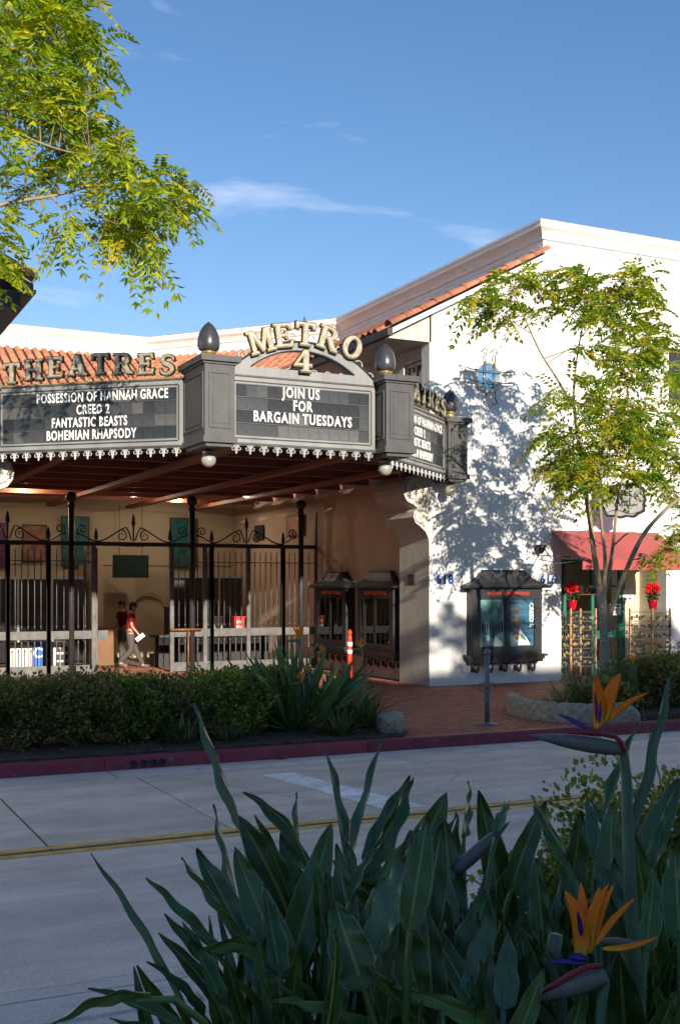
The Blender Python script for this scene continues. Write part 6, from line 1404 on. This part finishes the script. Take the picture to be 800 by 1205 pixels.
# tip u,v, base u,v, width px, kind, roll degrees, curl/bend
LV = [
 (106.6,1005,200,1150,11,'2',35,.03),(172,1033,262,1128,15,'1',35,.03),(193,1076,262,1150,16,'1',20,.03),(187,1098,272,1195,22,'1',15,.02),(161,1137,222,1230,20,'1',10,.03),(104,1163,235,1222,14,'1',40,.03),(62,1207,178,1172,13,'3',50,-.12),
 (231,1000,290,1110,28,'1',10,.02),(213,1010,280,1095,10,'3',55,.05),(276,997,340,1150,40,'1',-5,.03),(251,947,282,1085,9,'2',60,.02),(173,1132,240,1196,14,'2',30,.03),(232,1122,345,1150,22,'3',25,-.20),(244,1159,280,1240,18,'1',30,.02),(129,1199,240,1225,12,'1',45,.02),(293,1086,300,1160,19,'2',0,.0),
 (228,828,284,975,12,'2',50,.03),(281,960,352,1110,42,'1',0,.03),(287,932,372,1040,19,'1',35,.08),(300,959,345,1070,17,'1',20,.02),(348.5,933,352,1030,9,'2',55,.0),(330,980,372,1115,36,'2',5,.0),(390,968,338,1150,40,'1',5,.04),(383.6,881,408,1025,10,'2',55,.03),(450,867,408,1025,11,'2',50,.02),(484,915,424,1030,22,'1',35,.05),(446,995,412,1062,12,'1',40,.03),(392,1013,470,1140,30,'1',5,.04),
 (483,914,430,1020,22,'1',20,.03),(526,933,448,1095,40,'1',8,.05),(537,956,505,1050,11,'1',50,.02),(551,919,545,985,7,'1',60,.0),(538,959,540,1060,15,'2',30,.0),(563,930,600,1090,32,'1',5,.02),(600,943,583,985,13,'1',30,.05),(642,943,600,1050,26,'1',10,.03),(625,936,668,1015,16,'1',30,.02),(480,986,440,1045,14,'3',25,.06),(520,991,545,1090,12,'2',50,.0),(457,978,457,1040,11,'1',20,.0),(512,1012,480,1090,20,'1',20,.03),
 (690,938,703,1020,18,'2',20,.0),(718,945,722,1115,46,'1',0,.0),(683,953,668,1070,28,'1',15,.05),(800,915,748,1035,32,'1',10,.03),(746,979,775,1150,36,'1',5,.02),(793,994,800,1110,32,'1',5,.0),(791,790,742,985,12,'2',50,-.03),(751,850,708,970,12,'1',45,.05),(722,1010,735,1150,28,'2',5,.02),(658,1000,690,1090,22,'1',25,.02),(700,1010,735,1080,14,'2',35,.03),
 (405.6,1114,392,1210,24,'1',0,.03),(430,1124,462,1230,36,'1',0,.0),(462,1161,590,1215,26,'3',20,.04),(321,1177,440,1212,16,'3',40,.06),(522.6,1085,520,1190,16,'3',40,.0),(497,1080,560,1190,26,'1',15,.03),(540,1089,665,1215,22,'1',35,.02),(565,1130,566,1225,15,'1',45,.0),(614,1092,650,1180,24,'1',20,.03),(599,1097,592,1190,28,'2',10,.0),(729,1123,738,1260,52,'1',0,.0),(500,1080,570,1160,20,'1',30,.03),(796,1166,765,1240,26,'1',15,.0),(768,1138,775,1215,15,'1',40,.0),
 (640,1140,600,1250,26,'1',10,.0),(690,1150,660,1270,26,'1',10,.0),(350,1120,340,1230,28,'1',10,.0),(372,1010,380,1110,18,'1',10,.0),(432,1060,420,1170,24,'1',10,.0),(580,1010,560,1120,24,'1',10,.0),(630,1010,640,1110,24,'1',15,.0),(770,1020,760,1120,24,'1',20,.0),(785,950,760,1060,18,'1',30,.0),(310,1040,330,1150,24,'1',20,.0),(265,1120,290,1215,22,'1',20,.0),(215,1085,262,1180,18,'1',30,.0),
]
for i, (ut, vt, ub, vb, w, kd, roll, bend) in enumerate(LV):
    dt = min(3.7, max(2.25, 3.45-(vt-910)/300*1.25))+rg.uniform(-.14, .14)
    if w < 13 and vt < 960: dt += .15
    db = dt-rg.uniform(.0, .25) if vt < 1100 else dt+rg.uniform(-.05, .15)
    T = at_d(ut, vt, dt); B_ = at_d(ub, vb, db)
    cu, pl_, c = min(CL, key=lambda q: abs(q[0]-ub))
    root = Vector((B_.x*.45+c.x*.55+rg.uniform(-.05, .05), B_.y*.45+c.y*.55+rg.uniform(-.05, .05), .5))
    r = R_(roll)*(1 if (i % 2) else -1); wreal = w*dt/F_PX/max(.45, math.cos(R_(roll)))*1.12
    blade(T, B_, wreal, CAMP-B_, fold=.30+.012*min(30, roll), bend=bend if vt > 900 else bend, roll=r, root=root, matk={'1': 'strel', '2': 'strel2', '3': 'strel3'}[kd], parent=pl_, sh=rg.uniform(.8, 1.1), bendv=Vector((rg.uniform(-1, 1), 0, rg.uniform(.3, 1))) if bend < .1 and bend >= 0 else Vector((0, 0, 1 if bend < 0 else .8)), curl=rg.uniform(-.05, .12)) if bend >= 0 else \
    blade(T, B_, wreal, CAMP-B_, fold=.35, bend=abs(bend), roll=r, root=root, matk={'1': 'strel', '2': 'strel2', '3': 'strel3'}[kd], parent=pl_, bendv=Vector((0, 0, 1)))
# inner, lower leaves filling the clumps; the clump outline falls away towards the street on the left
def proj(p):
    d_ = p.x*SA+p.y*CA; r_ = p.x*CA-p.y*SA; return U0+F_PX*r_/d_, V0-F_PX*(p.z-CAM_Z)/d_
def outline_ok(p):
    u, v = proj(p); lim = 1175 if u < 150 else 1130 if u < 230 else 1055 if u < 300 else 1010 if u < 420 else 1020 if u < 600 else 1010
    return u > 100 and v > lim
for k in range(360):
    cu, pl_, c = CL[k % 3]; a = rg.uniform(0, 6.28); q = rg.uniform(.05, 1.0 if k % 3 else .75); sx_ = 1.0
    e = Vector((c.x+math.cos(a)*q*sx_, c.y+math.sin(a)*q*.9+.15, .52+rg.uniform(.40, 1.0)*(1-.25*q)))
    if k % 3 == 2: e.x = min(e.x, c.x+.6)
    d = Vector((math.cos(a)*rg.uniform(.1, .7), math.sin(a)*rg.uniform(.1, .7), rg.uniform(.6, 1.1))).normalized(); Lb = rg.uniform(.28, .46)
    tip = e+d*Lb
    if (tip-CAMP).length < 2.35 or (e-CAMP).length < 2.4 or tip.z > 1.64 or e.z < .7: continue
    if not outline_ok(tip) or not outline_ok(e+d*Lb*.5): continue
    root = Vector((c.x+math.cos(a)*.12, c.y+math.sin(a)*.12, .5))
    blade(tip, e, rg.uniform(.028, .062), Vector((rg.uniform(-.9, .9), -1, rg.uniform(-.2, .9))), fold=rg.uniform(.3, .85), bend=rg.uniform(0, .12), roll=rg.uniform(-1.1, 1.1), root=root, matk=rg.choice(['strel', 'strel', 'strel', 'strel2']), parent=pl_, curl=.05)
# closed bud
pl_ = CL[1][1]; b = MB(); d_ = 3.15
spathe(b, at_d(536, 1026, d_), at_d(600, 967, d_+.05), 9*d_/F_PX); bud = b.build('bud', M['spathe'], pl_)
b = MB(); b.tube([at_d(538, 1024, d_), at_d(515, 1062, d_), at_d(495, 1110, d_), at_d(490, 1200, d_)], [.008, .010, .011, .012], 8); b.build('stalk', M['stalk'], pl_)
# the two open flowers
FR = CL[2][1]
flower_at(2.55, [((702, 858), (697.5, 802), 15, .02, .10), ((707, 850), (700.5, 794), 10, -.03, .04), ((710, 850), (730, 792), 17, .0, -.05), ((713, 850), (763, 815), 7, -.05, -.06)],
  [((699, 862), (655, 840), 6, .03), ((702, 850), (699, 812), 3.2, -.02), ((705, 852), (706, 826), 3, -.02)],
  [(732, 882), (622, 865.5), 10.5], [(729, 876, 0), (734, 888, .005), (737, 915, .01), (738, 960, .0), (741, 1040, -.02), (748, 1150, .0), (750, 1400, .05)], 1,
  edge=[(735, 886), (731, 874), (724, 867), (708, 863.5), (690, 862), (665, 863)], parent=FR)
flower_at(2.42, [((683, 1131), (664.5, 1048), 21, .02, .12), ((685, 1128), (683, 1038), 15, .045, .02), ((690, 1122), (706, 1043), 13, .03, -.02), ((693, 1122), (715.5, 1041), 15, -.01, -.08), ((698, 1112), (723, 1040), 9, .05, -.05), ((698, 1115), (747, 1057), 8, -.02, -.03), ((708, 1117), (774, 1103), 7, -.05, .06)],
  [((688, 1134), (642, 1132), 7, .0), ((684, 1102), (679, 1072), 6, -.03), ((690, 1128), (668, 1126), 9, -.01)],
  [(711, 1148), (620, 1178), 13.5], [(707, 1144, .0), (712, 1158, .005), (708, 1180, .0), (704, 1230, .0), (705, 1400, .05)], 1,
  edge=[(708, 1137), (690, 1139), (672, 1147), (655, 1158), (638, 1169)], parent=FR)
b = MB(); spathe(b, at_d(708, 1108, 2.5), at_d(754, 1110, 2.46), 5*2.5/F_PX); b.build('side_bract', M['spathe'], FR)
b = MB(); b.tube([at_d(654, 1100, 2.6), at_d(650, 1125, 2.6), at_d(660, 1180, 2.6), at_d(668, 1300, 2.6)], [.016, .017, .014, .014], 8); b.build('stalk', M['stalk'], FR)

# ---------------- small leaved bushes behind the foreground clumps
p = at_d(772, 900, 4.3); shrub(p.x, p.y, .42, .42, 1.06, 'small leaved green bush behind the right foreground clump', 'shrub_leaf_g', 17000, 61, .026, 0, .52, 'bushes in the foreground planter')
p = at_d(665, 900, 4.0); shrub(p.x, p.y, .30, .30, .86, 'low small leaved bush between the middle and right foreground clumps', 'shrub_leaf_g', 10000, 62, .025, 0, .52, 'bushes in the foreground planter')
# ---------------- bird of paradise clumps across the street
def far_clump(u, y, z0, n, H, spread, flowers, label, seed, grp):
    rg = random.Random(seed); c = at_y(u, 800, y); c = Vector((c.x, y, z0)); t = thing('bird_of_paradise', c, label, 'flowering plant', grp)
    for i in range(n):
        a = rg.uniform(0, 6.28); q = rg.random()**.6*spread; top = H*rg.uniform(.45, 1.0)*(1-.35*q/spread)
        e = c+Vector((math.cos(a)*q*.75, math.sin(a)*q*.6, top*rg.uniform(.35, .6))); tip = c+Vector((math.cos(a)*q*1.35, math.sin(a)*q*.9, top))
        blade(tip, e, rg.uniform(.05, .11), Vector((rg.uniform(-.8, .8), -1, rg.uniform(0, .8))), fold=rg.uniform(.2, .7), bend=rg.uniform(-.02, .1), roll=rg.uniform(-.8, .8), root=c+Vector((math.cos(a)*.15*rg.random(), math.sin(a)*.15*rg.random(), 0)), matk=rg.choice(['strel', 'strel3', 'strel3', 'strel3', 'strel2']), parent=t)
    for (fu, fv, s, dy) in flowers:
        h = at_y(fu, fv, y+dy); fl = link('flower', None, t, Matrix.Translation(h))
        for k in range(5):
            an = R_(rg.uniform(20, 150)); b = MB(); petal(b, h, h+Vector((math.cos(an)*.16, rg.uniform(-.05, .05), abs(math.sin(an))*.17+.02))*s, .036*s, Vector((0, -1, .2)), bend=.05); b.build('petal', M['petal'], fl)
        b = MB(); spathe(b, h+Vector((.03, 0, -.02)), h+Vector((-.20*s, 0, -.03)), .020*s); b.build('spathe', M['spathe'], fl)
        b = MB(); b.tube([h+Vector((.02, 0, -.02)), h+Vector((.05, 0, -.25)), c+Vector(((h.x-c.x)*.6, 0, .3)), c], .010, 5); b.build('stalk', M['stalk'], fl)
    return t
far_clump(345, 15.8, .19, 125, 1.55, 1.15, [(352, 752, 1.15, 0), (355, 802, .8, -.7), (378, 768, .7, -.2), (424, 762, .9, .5), (362, 790, .5, -.5)], 'bird of paradise clump with orange flowers left of the grassy tuft', 5, 'bird of paradise plants across the street')
far_clump(395, 15.9, .19, 34, 1.15, .6, [], 'lower bird of paradise clump beside the grassy tuft in the left bed', 6, 'bird of paradise plants across the street')
far_clump(738, 15.8, .24, 42, 1.05, .75, [(743, 780, .8, -.2)], 'bird of paradise clump with one small orange flower beneath the street tree', 8, 'bird of paradise plants across the street')
far_clump(800, 15.6, .24, 26, 1.1, .6, [(770, 785, .5, 0)], 'bird of paradise clump at the right picture edge below the right rack', 9, 'bird of paradise plants across the street')

# ---------------- stones
def boulder(x, y, sx, sy, sz, z0, label, seed, parent=None, name='boulder'):
    rg = np.random.RandomState(seed); bm = bmesh.new(); bmesh.ops.create_icosphere(bm, subdivisions=3, radius=1)
    ph = rg.rand(6)*6
    for v in bm.verts:
        c = v.co; k = 1+.10*math.sin(c.x*3+ph[0])*math.cos(c.y*2.5+ph[1])+.06*math.sin(c.z*5+ph[2]+c.x*4)+.03*math.sin(c.y*9+ph[3]); q = (abs(c.x)**3+abs(c.y)**3+abs(c.z)**3)**(-1/3); v.co = Vector((c.x*sx*k*q, c.y*sy*k*q, max(c.z*q*k, -.9)*sz+sz*.8))
    me = bpy.data.meshes.new(name); bm.to_mesh(me); bm.free(); me.materials.append(M['stone'])
    for p in me.polygons: p.use_smooth = True
    o = link(name, me, parent, Matrix.Translation((x, y, z0)));
    if label: tag(o, label, 'rock')
    return o
p = at_d(459, 866, 17.0); boulder(p.x, 14.98, .17, .2, .19, .14, 'rounded grey brown boulder at the right end of the left bed', 3)
PE = thing('stone_planter_edge', (11.6, 15.2, .14), 'low curved edge of rounded stones around the right planter', 'stone edging')
cpts = [(11.75, 17.2), (11.45, 16.8), (11.25, 16.3), (11.17, 15.8), (11.22, 15.4), (11.42, 15.1), (11.75, 14.92), (12.15, 14.84), (12.5, 14.82)]
def stone_edge(path, seed):
    rs = np.random.RandomState(seed); sub = []
    for i in range(len(path)-1):
        for q in range(6): sub.append(Vector(path[i]).lerp(Vector(path[i+1]), q/6))
    sub.append(Vector(path[-1])); b = MB(); b.smooth = True; prof = [(-.13, 0), (-.145, .12), (-.13, .25), (-.08, .31), (.04, .33), (.11, .30), (.14, .2), (.13, 0)]; n = len(prof); vs = []; fs = []
    for i, p in enumerate(sub):
        d = (sub[min(i+1, len(sub)-1)]-sub[max(0, i-1)]).normalized(); nn = Vector((d.y, -d.x)); e = min(1, .55+.45*min(i, len(sub)-1-i)/3)
        for o, z in prof: k = 1+rs.normal(0, .05); vs.append((p.x+nn.x*o*k, p.y+nn.y*o*k, .13+z*e*(1+rs.normal(0, .03))))
    for i in range(len(sub)-1):
        for j in range(n-1): fs.append((i*n+j, i*n+j+1, (i+1)*n+j+1, (i+1)*n+j))
    fs += [tuple(range(n)), tuple(range(len(sub)*n-1, len(sub)*n-n-1, -1))]; b.add(vs, fs); return b
stone_edge(cpts, 1).build('kerb_stone', M['stone'], PE)

# ---------------- the row of shops on this side of the street, behind the photographer (it shades the road)
OB = thing('opposite_building', (0, -18.2, .15), 'three storey stuccoed shop row behind the viewpoint, whose shadow covers the street', 'building')
b = MB(); wall_grid(b, (-60, -18.2, 0), (1, 0, 0), (0, 1, 0), 0, 120, .15, 10.68, [(3+k*6, 6+k*6, .6, 3.0) for k in range(19)]+[(3.6+k*6, 5.2+k*6, 4.6, 6.2) for k in range(19)], .35); b.box(-60, 60, -30, -29.7, .15, 10.68); b.box(-60, 60, -30, -18.6, 10.69, 10.8)
b.box(-60, 60, -19.0, -18.85, .15, 10.67)
b.build('wall', M['opp_wall'], OB)
MB().box(-60, 60, -18.5, -17.95, 10.682, 11.22).build('cornice', M['cornice'], OB)
gm = MB().box(-1.5, 1.5, -.05, 0, 0, 2.4).mesh('window', M['dark_glass']); gm2 = MB().box(-.8, .8, -.05, 0, 0, 1.6).mesh('window', M['dark_glass'])
for k in range(19):
    link('window', gm, OB, Matrix.Translation((-55.5+k*6, -18.4, .6))); link('window', gm2, OB, Matrix.Translation((-55.6+k*6, -18.4, 4.6)))

# leaves closing the gap between the left and the middle clump
for k in range(22):
    u = rg.uniform(390, 640); d = rg.uniform(3.2, 3.8); v = rg.uniform(1040, 1160); T = at_d(u+rg.uniform(-50, 50), v-rg.uniform(40, 80), d); B_ = at_d(u, v+60, d-.1); pl_, c = CL[1][1:]
    blade(T, B_, rg.uniform(.035, .07), CAMP-B_, fold=rg.uniform(.3, .8), bend=rg.uniform(0, .08), roll=rg.uniform(-1.0, 1.0), root=Vector((B_.x*.5+c.x*.5, B_.y*.5+c.y*.5, .5)), matk=rg.choice(['strel', 'strel', 'strel2']), parent=pl_, curl=.06)

# street trees on this side, behind the viewpoint: they dapple the lower walls across the street
for i, (x, y, z, rz, lab) in enumerate(((11.6, -1.6, .1, 0.6, 'street tree behind the viewpoint, the one opposite the poster case on the white wall'), (17.0, -3.0, .1, 2.4, 'street tree behind the viewpoint, the one opposite the shop with the awning'))):
    o = dup(TREE_R, Matrix.Translation((x, y, .15+z)) @ Matrix.Rotation(rz, 4, 'Z')); o['label'] = lab

# leaves closing the gap between the left and the middle clump
for k in range(34):
    u = rg.uniform(395, 560); d = rg.uniform(2.5, 3.3); v = rg.uniform(1040, 1190); T = at_d(u+rg.uniform(-40, 40), v-rg.uniform(60, 110), d); B_ = at_d(u, v+40, d-.1); pl_, c = CL[1][1:]
    blade(T, B_, rg.uniform(.06, .10), CAMP-B_, fold=rg.uniform(.2, .5), bend=rg.uniform(0, .06), roll=rg.uniform(-.6, .6), root=Vector((B_.x*.5+c.x*.5, B_.y*.5+c.y*.5, .5)), matk=rg.choice(['strel', 'strel', 'strel2']), parent=pl_, curl=.06)
